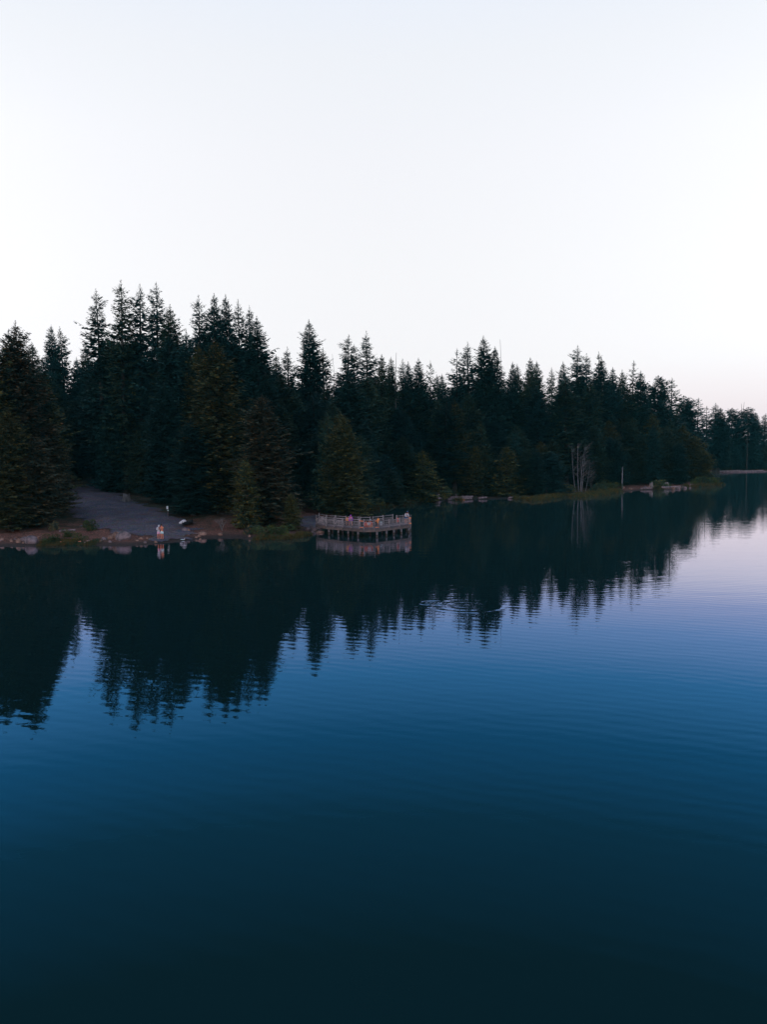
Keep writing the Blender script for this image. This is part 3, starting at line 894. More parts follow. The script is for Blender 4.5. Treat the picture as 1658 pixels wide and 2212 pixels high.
for x, y in [(1085, 1072), (1120, 1070), (1138, 1068), (1160, 1068), (1182, 1066), (1215, 1062), (1230, 1063)]:
    shrub(x, y, RND.uniform(1.4, 2.4), RND.uniform(1.2, 2.4), RND.choice(['leaf', 'olive', 'mid']), gl, 'low green shrubs between driftwood logs and birches')
gl = 'low green shrub on the right shore between birches and wooded point'
for x, y in [(1290, 1061), (1305, 1059), (1325, 1057), (1424, 1052), (1432, 1051), (1508, 1047), (1530, 1046), (1545, 1045), (1520, 1047)]:
    shrub(x, y, RND.uniform(1.6, 2.6), RND.uniform(1.4, 2.6), RND.choice(['leaf', 'olive', 'mid']), gl, 'low green shrubs between birches and wooded point')
gl = 'low green shrub along the far shore'
for x in range(1550, 1665, 13):
    shrub(x, 1014.5, RND.uniform(2.6, 4), RND.uniform(1.8, 3), RND.choice(['leaf', 'mid']), gl, 'low green shrubs along the far shore')


# ------------------------------------------------------------------ grass
def grass(name, strips, hgt_rng, width, label, seed):
    rg = np.random.RandomState(seed); PP = []
    for pts, spread, n in strips:
        W = np.array([on_plane(x, y)[:2] for x, y in pts])
        seg = np.linalg.norm(np.diff(W, axis=0), axis=1); cum = np.concatenate([[0], np.cumsum(seg)])
        t = rg.rand(n) * cum[-1]
        X = np.interp(t, cum, W[:, 0]); Y = np.interp(t, cum, W[:, 1])
        o = rg.rand(n) ** 1.4 * spread * (.6 + .4 * np.sin(t * .7) ** 2)
        Y = Y + o - .25 * spread * 0; X = X + rg.normal(0, .3, n)
        PP.append(np.stack([X, Y], 1))
    P2 = np.concatenate(PP); Z = np.maximum(height(P2[:, 0], P2[:, 1]), -.05)
    clump = .65 + .35 * np.sin(P2[:, 0] * 1.9) * np.sin(P2[:, 1] * 1.3 + 1)
    ok = Z > -.04
    P = np.column_stack([P2, Z - .03])[ok]; n = len(P)
    az = rg.rand(n) * 6.28
    D = nrm(np.stack([np.cos(az) * .35, np.sin(az) * .35, np.ones(n)], 1)); U = np.stack([-np.sin(az), np.cos(az), np.zeros(n)], 1)
    ln = rg.uniform(*hgt_rng, n) * clump[ok]; V, F = kites(P, D, U, ln, np.full(n, width) * rg.uniform(.7, 1.3, n))
    o = link(name, mesh_np(name, V, F), M['grass']); tag(o, label, 'grass', kind='stuff')


grass('shore_grass', [([(545, 1169), (575, 1170), (610, 1168.5), (645, 1163), (668, 1157)], 3.0, 9000)], (.35, .85), .05, 'yellow-green grass on the point left of the deck', 1)
grass('shore_grass', [([(735, 1122), (760, 1114), (800, 1107), (850, 1096), (900, 1089), (942, 1083)], 7.0, 16000)], (.4, 1.1), .08, 'tall shore grass on the bank right of the deck', 2)
grass('shore_grass', [([(985, 1081), (1000, 1081)], 4, 800), ([(1115, 1079), (1130, 1081), (1163, 1084), (1200, 1078), (1222, 1073)], 9.0, 12000), ([(1228, 1074), (1253, 1076), (1289, 1073), (1330, 1066), (1350, 1064)], 9.0, 14000)], (.4, 1.1), .09,
      'yellowish grass tongues reaching into the water near the birches', 3)
grass('shore_grass', [([(1420, 1058), (1440, 1060)], 5, 2500), ([(1490, 1055), (1540, 1051), (1572, 1048)], 6, 7000), ([(1560, 1019.5), (1600, 1018.5), (1658, 1017.6)], 12, 6000)], (.5, 1.2), .11,
      'grass on the wooded point and the far shore', 4)
grass('shore_grass', [([(85, 1180), (130, 1179), (160, 1179)], 3.5, 5000), ([(160, 1179), (200, 1179)], 2.5, 1200)], (.25, .6), .05, 'low grass at the water\'s edge below the left beach', 5)


# ------------------------------------------------------------------ rocks
def rock(x, y, w, h, label, mat='rock', seed=0, group=None, dpt=None, z=None):
    rr = random.Random(seed * 7 + 3)
    p = on_ground(x, y)
    bm = bmesh.new(); bmesh.ops.create_icosphere(bm, subdivisions=3, radius=1)
    ax = [Vector((rr.uniform(-1, 1), rr.uniform(-1, 1), rr.uniform(-.4, 1))).normalized() for _ in range(11)]
    cut = [rr.uniform(.62, .9) for _ in ax]
    for v in bm.verts:
        c = v.co
        for a, k in zip(ax, cut):
            d = c.dot(a)
            if d > k: c -= a * (d - k) * .92
        c *= 1 + .05 * math.sin(c.x * 9 + seed) * math.sin(c.y * 8) + rr.uniform(-.015, .015)
        v.co = Vector((c.x * w / 2, c.y * (dpt or w * .8) / 2, c.z * h * .75 + h * .22))
    me = bpy.data.meshes.new('rock'); bm.to_mesh(me); bm.free()
    for q in me.polygons: q.use_smooth = True
    o = link('rock', me, M[mat]); o.location = (p[0], p[1], max(p[2], 0)); o.rotation_euler = (0, 0, rr.uniform(-.5, .5))
    tag(o, label, 'rock', group)


ROCKS = [(40, 1172, .75, .5, 'small pale orange boulder in the water at lower left', 'rock_warm'),
         (69, 1173, 1.6, .95, 'largest pale boulder at the lower left shore', 'rock'),
         (53, 1168, 1.0, .5, 'flat grey boulder left of the largest pale one', 'rock'),
         (83, 1163, .45, .3, 'small orange stone above the largest pale boulder', 'rock_warm'),
         (4, 1168, .6, .35, 'orange stone at the left picture edge', 'rock_warm'),
         (238, 1164, .9, .45, 'leftmost boulder of the row before the gravel beach', 'rock_warm'),
         (252, 1162, 1.4, .8, 'middle boulder of the row before the gravel beach', 'rock_warm'),
         (268, 1164, 2.3, .95, 'biggest boulder, right end of the row before the gravel beach', 'rock'),
         (225, 1166, .7, .35, 'small flat stone left of the boulder row', 'rock'),
         (305, 1165, .6, .3, 'single stone right of the boulder row', 'rock_warm'),
         (430, 1160, .6, .3, 'stone below the bank near the dark canoe', 'rock_warm'),
         (437, 1156, 1.1, .45, 'boulder on the brown bank right of the beach', 'rock_warm'),
         (400, 1147, .9, .4, 'flat stone beside the dark canoe', 'rock'),
         (408, 1148, .6, .35, 'small stone right of the flat one at the canoe', 'rock_warm'),
         (476, 1156, .7, .35, 'stone near the leafless shrub', 'rock_warm'),
         (664, 1146, .9, .5, 'pale stone left in the pile by the deck ramp', 'rock'),
         (672, 1144, .8, .55, 'upper stone of the pile by the deck ramp', 'rock'),
         (680, 1147, 1.0, .6, 'biggest stone of the pile by the deck ramp', 'rock'),
         (688, 1143, .7, .4, 'stone of the pile nearest the deck', 'rock'),
         (691, 1151, 1.2, .3, 'flat reddish stone in the water beside the deck', 'rock_warm'),
         (676, 1151, .7, .35, 'lowest stone of the pile by the deck ramp', 'rock'),
         (1290, 1057, .9, .6, 'pale stone in the grass right of the birches', 'rock'),
         (1347, 1055, 1.0, .6, 'stone at the foot of the single pale trunk', 'rock_warm'),
         (1395, 1056, 1.3, .9, 'grey stone among driftwood on the right shore', 'rock'),
         (1403, 1055, 1.1, .7, 'reddish stone among driftwood on the right shore', 'rock_warm'),
         (1455, 1057, 1.0, .7, 'orange stone on the reddish bank', 'rock_warm'),
         (1466, 1056.5, 1.2, .6, 'pale stone on the reddish bank', 'rock'),
         (1480, 1054.5, 1.3, .6, 'stone near the end of the reddish bank', 'rock'),
         (1492, 1053, 1.2, .6, 'last stone of the reddish bank before the point', 'rock_warm')]
for i, (x, y, w, h, lab, mt) in enumerate(ROCKS): rock(x, y, w, h, lab, mt, i + 1)
rr = random.Random(15)
for i in range(26):
    x = rr.choice([rr.uniform(205, 300), rr.uniform(160, 230), rr.uniform(300, 345), rr.uniform(400, 540), rr.uniform(0, 110)])
    y = {0: 1168}.get(i, rr.uniform(1163, 1174)) - max(0, (x - 400) * .06)
    rock(x, y, rr.uniform(.2, .5), rr.uniform(.12, .28), 'small stone strewn along the beach waterline', rr.choice(['rock', 'rock_warm']), i + 50,
         'small stones strewn along the beach waterline')
for i in range(16):
    x = rr.uniform(1355, 1500); y = 1057.5 - (x - 1355) * .022 - rr.uniform(0, 2)
    rock(x, y, rr.uniform(.4, .9), rr.uniform(.25, .5), 'small stone scattered on the reddish bank of the right shore', rr.choice(['rock', 'rock_warm']), i + 120,
         'small stones scattered on the reddish bank')


# ------------------------------------------------------------------ logs, stumps
def log(x1, y1, x2, y2, r, label, mat='drift', seed=0, lift=0.0, stubs=3, name='log', r2=None):
    rr = random.Random(seed + 31)
    p, q = Vector(on_ground(x1, y1)), Vector(on_ground(x2, y2))
    p.z = max(p.z, 0) + r * .6 + lift; q.z = max(q.z, 0) + r * .6 + lift
    c = (p + q) / 2; m = MB(); n = 8
    pts = [(p - c).lerp(q - c, i / n) + Vector((0, 0, rr.uniform(-.12, .12) * r)) for i in range(n + 1)]
    m.tube(pts, [r + ((r2 or r * .75) - r) * i / n for i in range(n + 1)], 10, True, .08, rr)
    o = m.build(name, M[mat], None, True); o.location = c
    for k in range(stubs):
        b = MB(); s = pts[rr.randint(1, n - 1)]; b.tube([s, s + Vector((rr.uniform(-.3, .3), rr.uniform(-.2, .2), rr.uniform(.3, .9))) * (r * 3)], [r * .3, r * .1], 5)
        b.build('branch_stub', M[mat], o, True)
    tag(o, label, 'log')


log(131, 1173.5, 175, 1171.5, .11, 'thin red-brown log lying in the shallows at left', 'drift_red', 1, stubs=0)
log(128, 1150, 163, 1147, .16, 'pale grey plank-like log on the beach left of the bush', 'drift', 2, stubs=0)
log(221, 1142, 240, 1135, .04, 'thin pale stick lying on the gravel', 'drift', 3, stubs=0)
log(322, 1166, 345, 1158, .07, 'thin branch on the wet sand left of the couple', 'dead_bark', 4, stubs=1)
log(372, 1150, 410, 1156, .07, 'thin crooked branch below the dark canoe', 'drift', 5, stubs=2)
log(405, 1152, 428, 1154, .06, 'pale stick on the brown bank', 'drift', 6, stubs=1)
log(975, 1078, 1022, 1075, .34, 'upper pale driftwood log on the middle shore', 'drift', 7)
log(968, 1080.5, 1020, 1078.5, .30, 'lower dark-ended driftwood log on the middle shore', 'drift', 8, stubs=2)
log(985, 1081, 1004, 1080, .16, 'thin log touching the water at the middle shore', 'drift_red', 9, stubs=1)
log(1034, 1078, 1052, 1076, .22, 'short driftwood log right of the log pair', 'drift', 10, stubs=2)
log(1098, 1077, 1112, 1076, .20, 'short pinkish driftwood piece before the bright young conifer', 'drift', 11, stubs=3)
log(1178, 1072, 1196, 1070, .2, 'dark driftwood on the grass left of the birches', 'dead_bark', 12, stubs=3)
log(1385, 1057, 1425, 1055, .28, 'driftwood log tangled with stones on the right shore', 'drift', 13, stubs=4)
log(1430, 1055, 1470, 1052.5, .3, 'long driftwood log on the reddish bank', 'drift', 14, stubs=2)
log(1490, 1048, 1518, 1046.5, .2, 'grey log lying at the wooded point', 'drift', 15, stubs=1)
log(1536, 1020.6, 1604, 1017.6, .42, 'long pale log at the left of the far shore', 'drift', 16, stubs=2)
log(1600, 1019.6, 1650, 1017.4, .4, 'pale log at the right of the far shore', 'drift', 17, stubs=2)
log(1560, 1020.8, 1662, 1018.6, .28, 'thin dark log floating off the far shore', 'drift', 18, stubs=0)


def stump(x, y, r, h, label, mat='drift', seed=0):
    rr = random.Random(seed + 5); p = on_ground(x, y); e = empty('tree_stump', (p[0], p[1], p[2]))
    m = MB(); n = 12; H = [0, .25, .6, 1]
    base = []
    for j, t in enumerate(H):
        for k in range(n):
            a = 2 * PI * k / n; q = r * (1.5 - .6 * t ** .5) * (1 + .18 * math.sin(3 * a + seed)) * rr.uniform(.92, 1.08)
            m.v.append((q * math.cos(a), q * math.sin(a), h * t * (1 + (.25 * math.sin(2 * a + seed) if j == 3 else 0)) - .05))
    for j in range(3):
        for k in range(n): m.f.append((j * n + k, j * n + (k + 1) % n, (j + 1) * n + (k + 1) % n, (j + 1) * n + k))
    m.f.append(tuple(3 * n + k for k in range(n)))
    m.build('bole', M[mat], e, True)
    for k in range(5):
        b = MB(); a = k * 1.25 + rr.uniform(-.2, .2)
        b.tube([(r * .8 * math.cos(a), r * .8 * math.sin(a), h * .25), (r * 1.7 * math.cos(a), r * 1.7 * math.sin(a), h * .12), (r * 2.4 * math.cos(a), r * 2.4 * math.sin(a), -.08)], [r * .3, r * .22, r * .08], 6)
        b.build('root', M[mat], e, True)
    tag(e, label, 'stump')


stump(273, 1084, .55, 1.2, 'grey broken stump at the upper edge of the gravel clearing', 'dead_bark', 1)
stump(945, 1078, .5, 1.2, 'pale forked stump at the end of the grassy bank', 'drift', 2)
stump(1407, 1054, .45, 1.3, 'upright grey stump on the reddish bank', 'dead_bark', 3)
stump(1181, 1069, .35, 1.5, 'thin grey stump left of the birches', 'drift', 4)
stump(1440, 1051, .7, 1.0, 'low grey stump on the reddish bank behind the long log', 'dead_bark', 5)


# ------------------------------------------------------------------ small beach things
def post_sign():
    p = on_ground(363, 1117); e = empty('sign_post', tuple(p))
    MB().tube([(0, 0, -.2), (0, 0, .8), (.02, 0, 1.5)], [.07, .06, .055], 8).build('post', M['dead_bark'], e, True)
    MB().box((-.02, -.09, 1.28), (.24, .03, .42), 0, .008).build('sign_board', M['sign'], e)
    MB().box((.06, -.085, .88), (.16, .03, .16), 0, .006).build('lower_plate', M['bluecloth'], e)
    tag(e, 'post with a small white notice at the right edge of the clearing', 'sign post')


post_sign()


def canoe():
    """dark canoe drawn up on the bank with a white bundle on its stern"""
    p = on_ground(396, 1140); q = on_ground(415, 1130)
    c = Vector(((p[0] + q[0]) / 2, (p[1] + q[1]) / 2, (p[2] + q[2]) / 2 + .12)); d = Vector(q) - Vector(p)
    L = 3.6; an = math.atan2(d.y, d.x)
    e = empty('canoe', c, an)
    m = MB(); n = 14; k = 9
    for i in range(n + 1):
        t = i / n * 2 - 1; w = .42 * (1 - abs(t) ** 2.4) + .015; z = .16 * abs(t) ** 3
        for j in range(k):
            a = PI * j / (k - 1)
            m.v.append((t * L / 2, -w * math.cos(a), z + .34 - .36 * math.sin(a) ** .8))
    for i in range(n):
        for j in range(k - 1):
            a = i * k + j; m.f.append((a, a + 1, a + k + 1, a + k))
    h = m.build('hull', M['dark'], e, True)
    so = h.modifiers.new('thickness', 'SOLIDIFY'); so.thickness = .025
    for s in (-.28, .28): MB().box((s * L, 0, .30), (.22, .62, .025), 0, .005).build('seat', M['bark'], e)
    for sd in (-1, 1):
        g = MB(); g.tube([((i / 10 * 2 - 1) * L / 2, sd * (.42 * (1 - abs(i / 5 - 1) ** 2.4) + .015), .345 + .16 * abs(i / 5 - 1) ** 3) for i in range(11)], [.02] * 11, 5)
        g.build('gunwale', M['bark'], e)
    tag(e, 'dark canoe drawn up on the brown bank right of the beach', 'canoe')
    bm = bmesh.new(); bmesh.ops.create_icosphere(bm, subdivisions=3, radius=1)
    for v in bm.verts:
        v.co = Vector((v.co.x * .48, v.co.y * .3, max(v.co.z, -.4) * .24 + .05 * math.sin(v.co.x * 3)))
    me = bpy.data.meshes.new('bag'); bm.to_mesh(me); bm.free()
    for q_ in me.polygons: q_.use_smooth = True
    o = link('bag', me, M['white']); o.location = (p[0] - .05, p[1], c.z + .42); o.rotation_euler = (0, -.25, .3)
    tag(o, 'white rounded bag on the dark canoe', 'bag')


canoe()


def gull(x, y, label, rz=0):
    """small white water bird afloat"""
    p = on_plane(x, y, 0)
    bm = bmesh.new(); bmesh.ops.create_icosphere(bm, subdivisions=3, radius=1)
    for v in bm.verts:
        c = v.co.copy(); t = c.x
        r = (1 - .35 * max(0, -t)); 
        c = Vector((t * .26, c.y * .095 * r, c.z * .085 * r + .05 + (.05 * max(0, -t) ** 2)))
        v.co = c
    hd = bmesh.ops.create_icosphere(bm, subdivisions=2, radius=.045)['verts']
    for v in hd: v.co += Vector((.24, 0, .17))
    me = bpy.data.meshes.new('body'); bm.to_mesh(me); bm.free()
    for q in me.polygons: q.use_smooth = True
    e = link('water_bird', me, M['white']); e.location = (p[0], p[1], 0); e.rotation_euler = (0, 0, rz); e.scale = (1.1, 1.1, 1.1)
    MB().tube([(.18, 0, .07), (.225, 0, .12), (.24, 0, .17)], [.045, .035, .035], 8).build('neck', M['white'], e, True)
    MB().tube([(.28, 0, .17), (.33, 0, .16)], [.014, .003], 6).build('beak', M['orange'], e, True)
    for s in (-1, 1):
        MB().tube([(.12, s * .08, .09), (-.05, s * .095, .10), (-.30, s * .03, .12)], [.03, .04, .008], 6).build('wing', M['bluecloth'], e, True)
    tag(e, label, 'bird')


gull(394, 1167.5, 'small white water bird floating right of the couple', .2)


# ------------------------------------------------------------------ the deck
def deck():
    DZ = 1.02          # top of boards
    root = empty('viewing_deck', tuple(at_x(798, 94, 0)))
    O = Vector(root.location)
    def W(x, d, z=0.0): return Vector(at_x(x, d, z)) - O
    FR = [(684.3, 98.6), (705.1, 95.6), (722.8, 94.6), (741.2, 93.6), (759.7, 92.6), (777.3, 91.7), (786.9, 91.0), (810.2, 91.0), (819.8, 91.5), (841.5, 92.9), (864, 94.4), (884.8, 95.9)]
    BK = [(690, 101.8), (706.7, 98.6), (726, 97.6), (748.4, 96.6), (761.3, 95.9), (775.7, 95.3), (779.7, 94.9), (800.6, 94.8), (806.2, 95.0), (828.7, 96.6), (849.5, 98.3), (857.5, 98.9), (872, 99.3), (888, 98.9)]
    F3 = [W(x, d, 0) for x, d in FR]; B3 = [W(x, d, 0) for x, d in BK]
    # boards, one mesh, laid across the walk
    m = MB()
    def poly_at(P, t):
        seg = [0]
        for a, b in zip(P[:-1], P[1:]): seg.append(seg[-1] + (b - a).length)
        s = t * seg[-1]
        for i in range(len(P) - 1):
            if s <= seg[i + 1] + 1e-6: return P[i].lerp(P[i + 1], (s - seg[i]) / (seg[i + 1] - seg[i]))
        return P[-1]
    n = 84
    for i in range(n):
        t0, t1 = (i + .04) / n, (i + .96) / n
        a, b, c, d = poly_at(F3, t0), poly_at(F3, t1), poly_at(B3, t1), poly_at(B3, t0)
        k = len(m.v)
        for z in (DZ - .045, DZ):
            for q in (a, b, c, d): m.v.append((q.x, q.y, z))
        for f in ((3, 2, 1, 0), (4, 5, 6, 7), (0, 1, 5, 4), (1, 2, 6, 5), (2, 3, 7, 6), (3, 0, 4, 7)): m.f.append(tuple(k + q for q in f))
    m.build('deck_boards', M['deckboard'], root)
    # rim beams
    def beam(a, b, name='rim_beam', off=0.05, h=.34, z=None, mat='beam', th=.10):
        mid = (a + b) / 2; v = b - a; an = math.atan2(v.y, v.x); L = Vector((v.x, v.y)).length
        nrm_ = Vector((math.sin(an), -math.cos(an), 0)) * off
        mm = MB(); mm.box((0, 0, 0), (L - .01, th, h), 0, .012)
        o = mm.build(name, M[mat], root); o.location = mid + nrm_ + Vector((0, 0, z if z is not None else DZ - .05 - h / 2))
        o.rotation_euler = (0, 0, an); return o
    for a, b in zip(F3[:-1], F3[1:]): beam(a, b)
    for a, b in zip(B3[:-1], B3[1:]): beam(a, b, off=-.05)
    beam(F3[-1], B3[-1]); 
    # joists under the boards
    for k in range(1, 9):
        t = k / 9; beam(poly_at(F3, t) + Vector((0, .1, 0)), poly_at(B3, t) - Vector((0, .1, 0)), 'joist', 0, .2, DZ - .16, 'beam', .08)
    # piles
    def pile(q, r=.13):
        mm = MB(); mm.tube([(0, 0, .26), (0, 0, .5), (0, 0, DZ - .28)], [r * 1.01, r, r * .97], 12, True, .03)
        o = mm.build('pile', M['pile'], root, True); o.location = (q.x, q.y, 0)
        mm = MB(); mm.tube([(0, 0, -1.8), (0, 0, .26)], [r * 1.03, r * 1.02], 12); w = mm.build('wet_foot', M['pile_wet'], o, True)
    for x, d in [(711.6, 95.6), (732, 94.5), (753.3, 93.5), (774.4, 92.2), (814.7, 91.5), (835.1, 92.8), (851.1, 93.9), (867.2, 94.9), (883.5, 96.1)]: pile(W(x, d))
    for x, d in [(718, 98.0), (740, 97), (762, 95.8), (800, 94.6), (826, 96.2), (850, 98.1), (857, 98.6), (878, 98.9), (887, 98.7)]: pile(W(x, d), .11)
    for x, d in [(686, 99.2), (694, 101.2)]: pile(W(x, d), .11)
    # railings
    def post(q, h, low=True, r=.065, mat='rail'):
        mm = MB(); mm.tube([(0, 0, DZ - (.42 if low else 0)), (0, 0, DZ + h - .02), (0, 0, DZ + h)], [r, r, r * .8], 8, True, .03)
        o = mm.build('rail_post', M[mat], root, True); o.location = (q.x, q.y, 0)
    def rail(a, b, z, r=.05, mat='rail', name='rail'):
        mm = MB(); v = b - a; L = v.length; mm.tube([(-L / 2, 0, 0), (0, 0, .008), (L / 2, 0, 0)], [r, r * .96, r], 8, True, .05)
        o = mm.build(name, M[mat], root, True); o.location = (a + b) / 2 + Vector((0, 0, z)); o.rotation_euler = (0, 0, math.atan2(v.y, v.x))
    def bal(a, b, z0, z1, step=.21):
        L = (b - a).length; n_ = max(1, int(L / step)); mm = MB()
        for i in range(1, n_):
            q = (a - (a + b) / 2).lerp(b - (a + b) / 2, i / n_)
            mm.tube([(q.x, q.y, z0), (q.x, q.y, z1)], [.032, .032], 6, False)
        o = mm.build('balusters', M['rail'], root); o.location = (a + b) / 2
    def off(P, k): return P + Vector((0, k, 0))
    FO = [off(p, -.02) for p in F3]
    def bay(a, b, h, two=True, mat='rail', baluster=True):
        if two: rail(a, b, DZ + h - .04, mat=mat); rail(a, b, DZ + h - .30, .042, mat=mat); top = h - .30
        else: rail(a, b, DZ + h - .04, mat=mat); top = h - .04
        rail(a, b, DZ + .12, .042, mat=mat)
        if baluster: bal(a, b, DZ + .10, DZ + top)
    H1, H2 = 1.06, .86
    for i in range(len(FO) - 1):
        a, b = FO[i], FO[i + 1]
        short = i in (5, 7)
        if short: bay(a, b, .92, False, 'rail_warm', False)  # sunset light on the corner bays is put into the rail colour
        elif i >= 8: bay(a, b, H2 - .02 * (i - 8), False)
        else: bay(a, b, H1 - (.06 if i == 6 else 0))
    for i, p in enumerate(FO): post(p, (H1 + .06) if i < 8 else H2 + .1)
    BO = [off(p, .02) for p in B3]
    for i in (0, 1, 2, 3, 4, 6, 8, 9, 11, 12):
        bay(BO[i], BO[i + 1], H2 if i >= 11 else H1)
    for i, p in enumerate(BO): post(p, (H1 + .06) if i < 11 else H2 + .1)
    bay(FO[-1], BO[-1], H2)
    # salmon cut ends where the rails run past the corner post
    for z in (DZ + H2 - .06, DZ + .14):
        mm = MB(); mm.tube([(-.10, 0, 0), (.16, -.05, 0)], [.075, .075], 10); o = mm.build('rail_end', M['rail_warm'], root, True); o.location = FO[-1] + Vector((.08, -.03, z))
    # bench along the back rail
    bs = [(728, 96.7), (757, 95.3)]
    a, b = W(*bs[0]), W(*bs[1])
    beam(a, b, 'bench_seat', 0, .06, DZ + .44, 'rail', .36)
    for t in (.1, .5, .9):
        q = a.lerp(b, t); mm = MB(); mm.box((0, 0, DZ + .205), (.09, .28, .41), 0, .01); o = mm.build('bench_leg', M['rail'], root); o.location = (q.x, q.y, 0)
    tag(root, 'weathered wooden viewing deck on round piles over the lake', 'deck')
    return O, DZ, W


DO, DZ, DW = deck()


# ------------------------------------------------------------------ people
def skin_mesh(name, verts, edges, rads, sub=1, root=0):
    bm = bmesh.new(); sl = bm.verts.layers.skin.verify()
    vs = [bm.verts.new(v) for v in verts]
    for a, b in edges: bm.edges.new((vs[a], vs[b]))
    for i, v in enumerate(vs):
        v[sl].radius = rads[i] if isinstance(rads[i], tuple) else (rads[i], rads[i]); v[sl].use_root = (i == root)
    me = bpy.data.meshes.new(name); bm.to_mesh(me); bm.free()
    o = bpy.data.objects.new(name, me); COL.objects.link(o)
    o.modifiers.new('skin', 'SKIN').use_smooth_shade = True
    s = o.modifiers.new('sub', 'SUBSURF'); s.levels = sub; s.render_levels = sub
    dg = bpy.context.evaluated_depsgraph_get(); dg.update()
    m2 = bpy.data.meshes.new_from_object(o.evaluated_get(dg))
    bpy.data.objects.remove(o); bpy.data.meshes.remove(me)
    m2.name = name
    for p in m2.polygons: p.use_smooth = True
    return m2


def person(loc, rz, label, J, top=None, bottom=None, sleeves=None, hair='hair_dark', hood=None, cap=None, scale=1.0, long_top=False, shoes=None, group=None):
    """J: joint positions, person faces -Y"""
    e = empty('person', loc, rz); e.scale = (scale,) * 3
    base = dict(pelvis=(0, 0, .93), waist=(0, 0, 1.06), chest=(0, 0, 1.28), neck=(0, .0, 1.46), headb=(0, -.01, 1.53), head=(0, -.01, 1.63), crown=(0, 0, 1.72),
                hipL=(-.10, 0, .90), kneeL=(-.11, -.01, .50), ankL=(-.11, .02, .09), toeL=(-.13, -.14, .035),
                hipR=(.10, 0, .90), kneeR=(.11, -.01, .50), ankR=(.11, .02, .09), toeR=(.13, -.14, .035),
                shL=(-.18, 0, 1.39), elL=(-.24, .02, 1.12), wrL=(-.25, -.05, .88), haL=(-.25, -.08, .80),
                shR=(.18, 0, 1.39), elR=(.24, .02, 1.12), wrR=(.25, -.05, .88), haR=(.25, -.08, .80))
    base.update({k: v for k, v in J.items() if k[0] != '_'})
    names = list(base); idx = {k: i for i, k in enumerate(names)}; V = [Vector(base[k]) for k in names]
    rad = dict(pelvis=(.15, .11), waist=(.13, .10), chest=(.155, .11), neck=.055, headb=.06, head=(.082, .095), crown=.055, hip=.085, knee=.058, ank=.038, toe=.032, sh=.058, el=.042, wr=.028, ha=(.038, .020))
    R = [rad.get(k, rad.get(k[:-1])) for k in names]
    E = [('pelvis', 'waist'), ('waist', 'chest'), ('chest', 'neck'), ('neck', 'headb'), ('headb', 'head'), ('head', 'crown')]
    for s in 'LR': E += [('pelvis', 'hip' + s), ('hip' + s, 'knee' + s), ('knee' + s, 'ank' + s), ('ank' + s, 'toe' + s), ('chest', 'sh' + s), ('sh' + s, 'el' + s), ('el' + s, 'wr' + s), ('wr' + s, 'ha' + s)]
    E = [(idx[a], idx[b]) for a, b in E]
    # fingers and thumb
    for s in 'LR':
        h = Vector(base['ha' + s]); w = Vector(base['wr' + s]); d = (h - w).normalized()
        side = d.cross(Vector((0, 1, .2))).normalized(); palm = d.cross(side)
        for k, (o_, l_) in enumerate([(-.027, .062), (-.009, .075), (.009, .078), (.027, .066)]):
            V += [h + d * .03 + side * o_, h + d * (.03 + l_ * .5) + side * o_ * 1.1 + palm * .008, h + d * (.03 + l_ * .92) + side * o_ * 1.1 + palm * .028]
            R += [.010, .009, .007]; n = len(V); E += [(idx['ha' + s], n - 3), (n - 3, n - 2), (n - 2, n - 1)]
        V += [w.lerp(h, .6) + side * .045, w.lerp(h, .9) + side * .065 + palm * .02]; R += [.012, .009]; n = len(V); E += [(idx['ha' + s], n - 2), (n - 2, n - 1)]
    b = link('body', skin_mesh('body', V, E, R), M['skin'], e)
    hd = Vector(base['head']); up = (Vector(base['crown']) - Vector(base['headb'])).normalized()
    fw = Vector(J.get('_face', (0, -1, 0))) if '_face' in J else Vector((0, -1, 0))
    fw = (fw - up * fw.dot(up)).normalized(); sd = up.cross(fw)
    # face features, one mesh
    f = MB()
    f.tube([hd + fw * .085 + up * .02, hd + fw * .115 - up * .015, hd + fw * .09 - up * .022], [.010, .016, .012], 6)
    for s in (-1, 1):
        f.tube([hd + sd * s * .082 + up * .02, hd + sd * s * .098, hd + sd * s * .085 - up * .03], [.012, .018, .008], 6)
    f.build('face', M['skin'], e, True)
    for s in (-1, 1): MB().tube([hd + fw * .086 + sd * s * .03 + up * .022, hd + fw * .094 + sd * s * .03 + up * .022], [.012, .008], 8).build('eye', M['hair_dark'], e)
    MB().tube([hd + fw * .088 - sd * .024 - up * .05, hd + fw * .096 - up * .052, hd + fw * .088 + sd * .024 - up * .05], [.005, .007, .005], 6).build('mouth', M['red'], e)
    J_ = {k: Vector(v) for k, v in base.items() if k in idx}

    def lump(name, mat, c, rx, ry, rz_, cutf=None):
        bm = bmesh.new(); bmesh.ops.create_icosphere(bm, subdivisions=3, radius=1)
        for v in bm.verts:
            q = v.co; k = 1.0
            if cutf is not None and q.y < -.35 and q.z < cutf: k = .80
            v.co = c + sd * q.x * rx * k - fw * q.y * ry * k + up * q.z * rz_
        me = bpy.data.meshes.new(name); bm.to_mesh(me); bm.free()
        for p in me.polygons: p.use_smooth = True
        return link(name, me, M[mat], e)
    if hair: lump('hair', hair, hd + up * .025 - fw * .012, .102, .115, .115, .30)
    if hood: lump('hood', hood, hd + up * .01 - fw * .02, .125, .135, .15, .45)
    if cap:
        c_ = lump('cap', cap, hd + up * .055 - fw * .005, .108, .12, .085)
        MB().tube([hd + fw * .09 + up * .06, hd + fw * .19 + up * .045], [.07, .05], 8).build('brim', M[cap], c_)
    g = 1.16
    def cloth(name, mat, keys, edges, radf):
        vv = [J_[k] if isinstance(k, str) else Vector(k) for k in keys]
        link(name, skin_mesh(name, vv, edges, radf), M[mat], e)
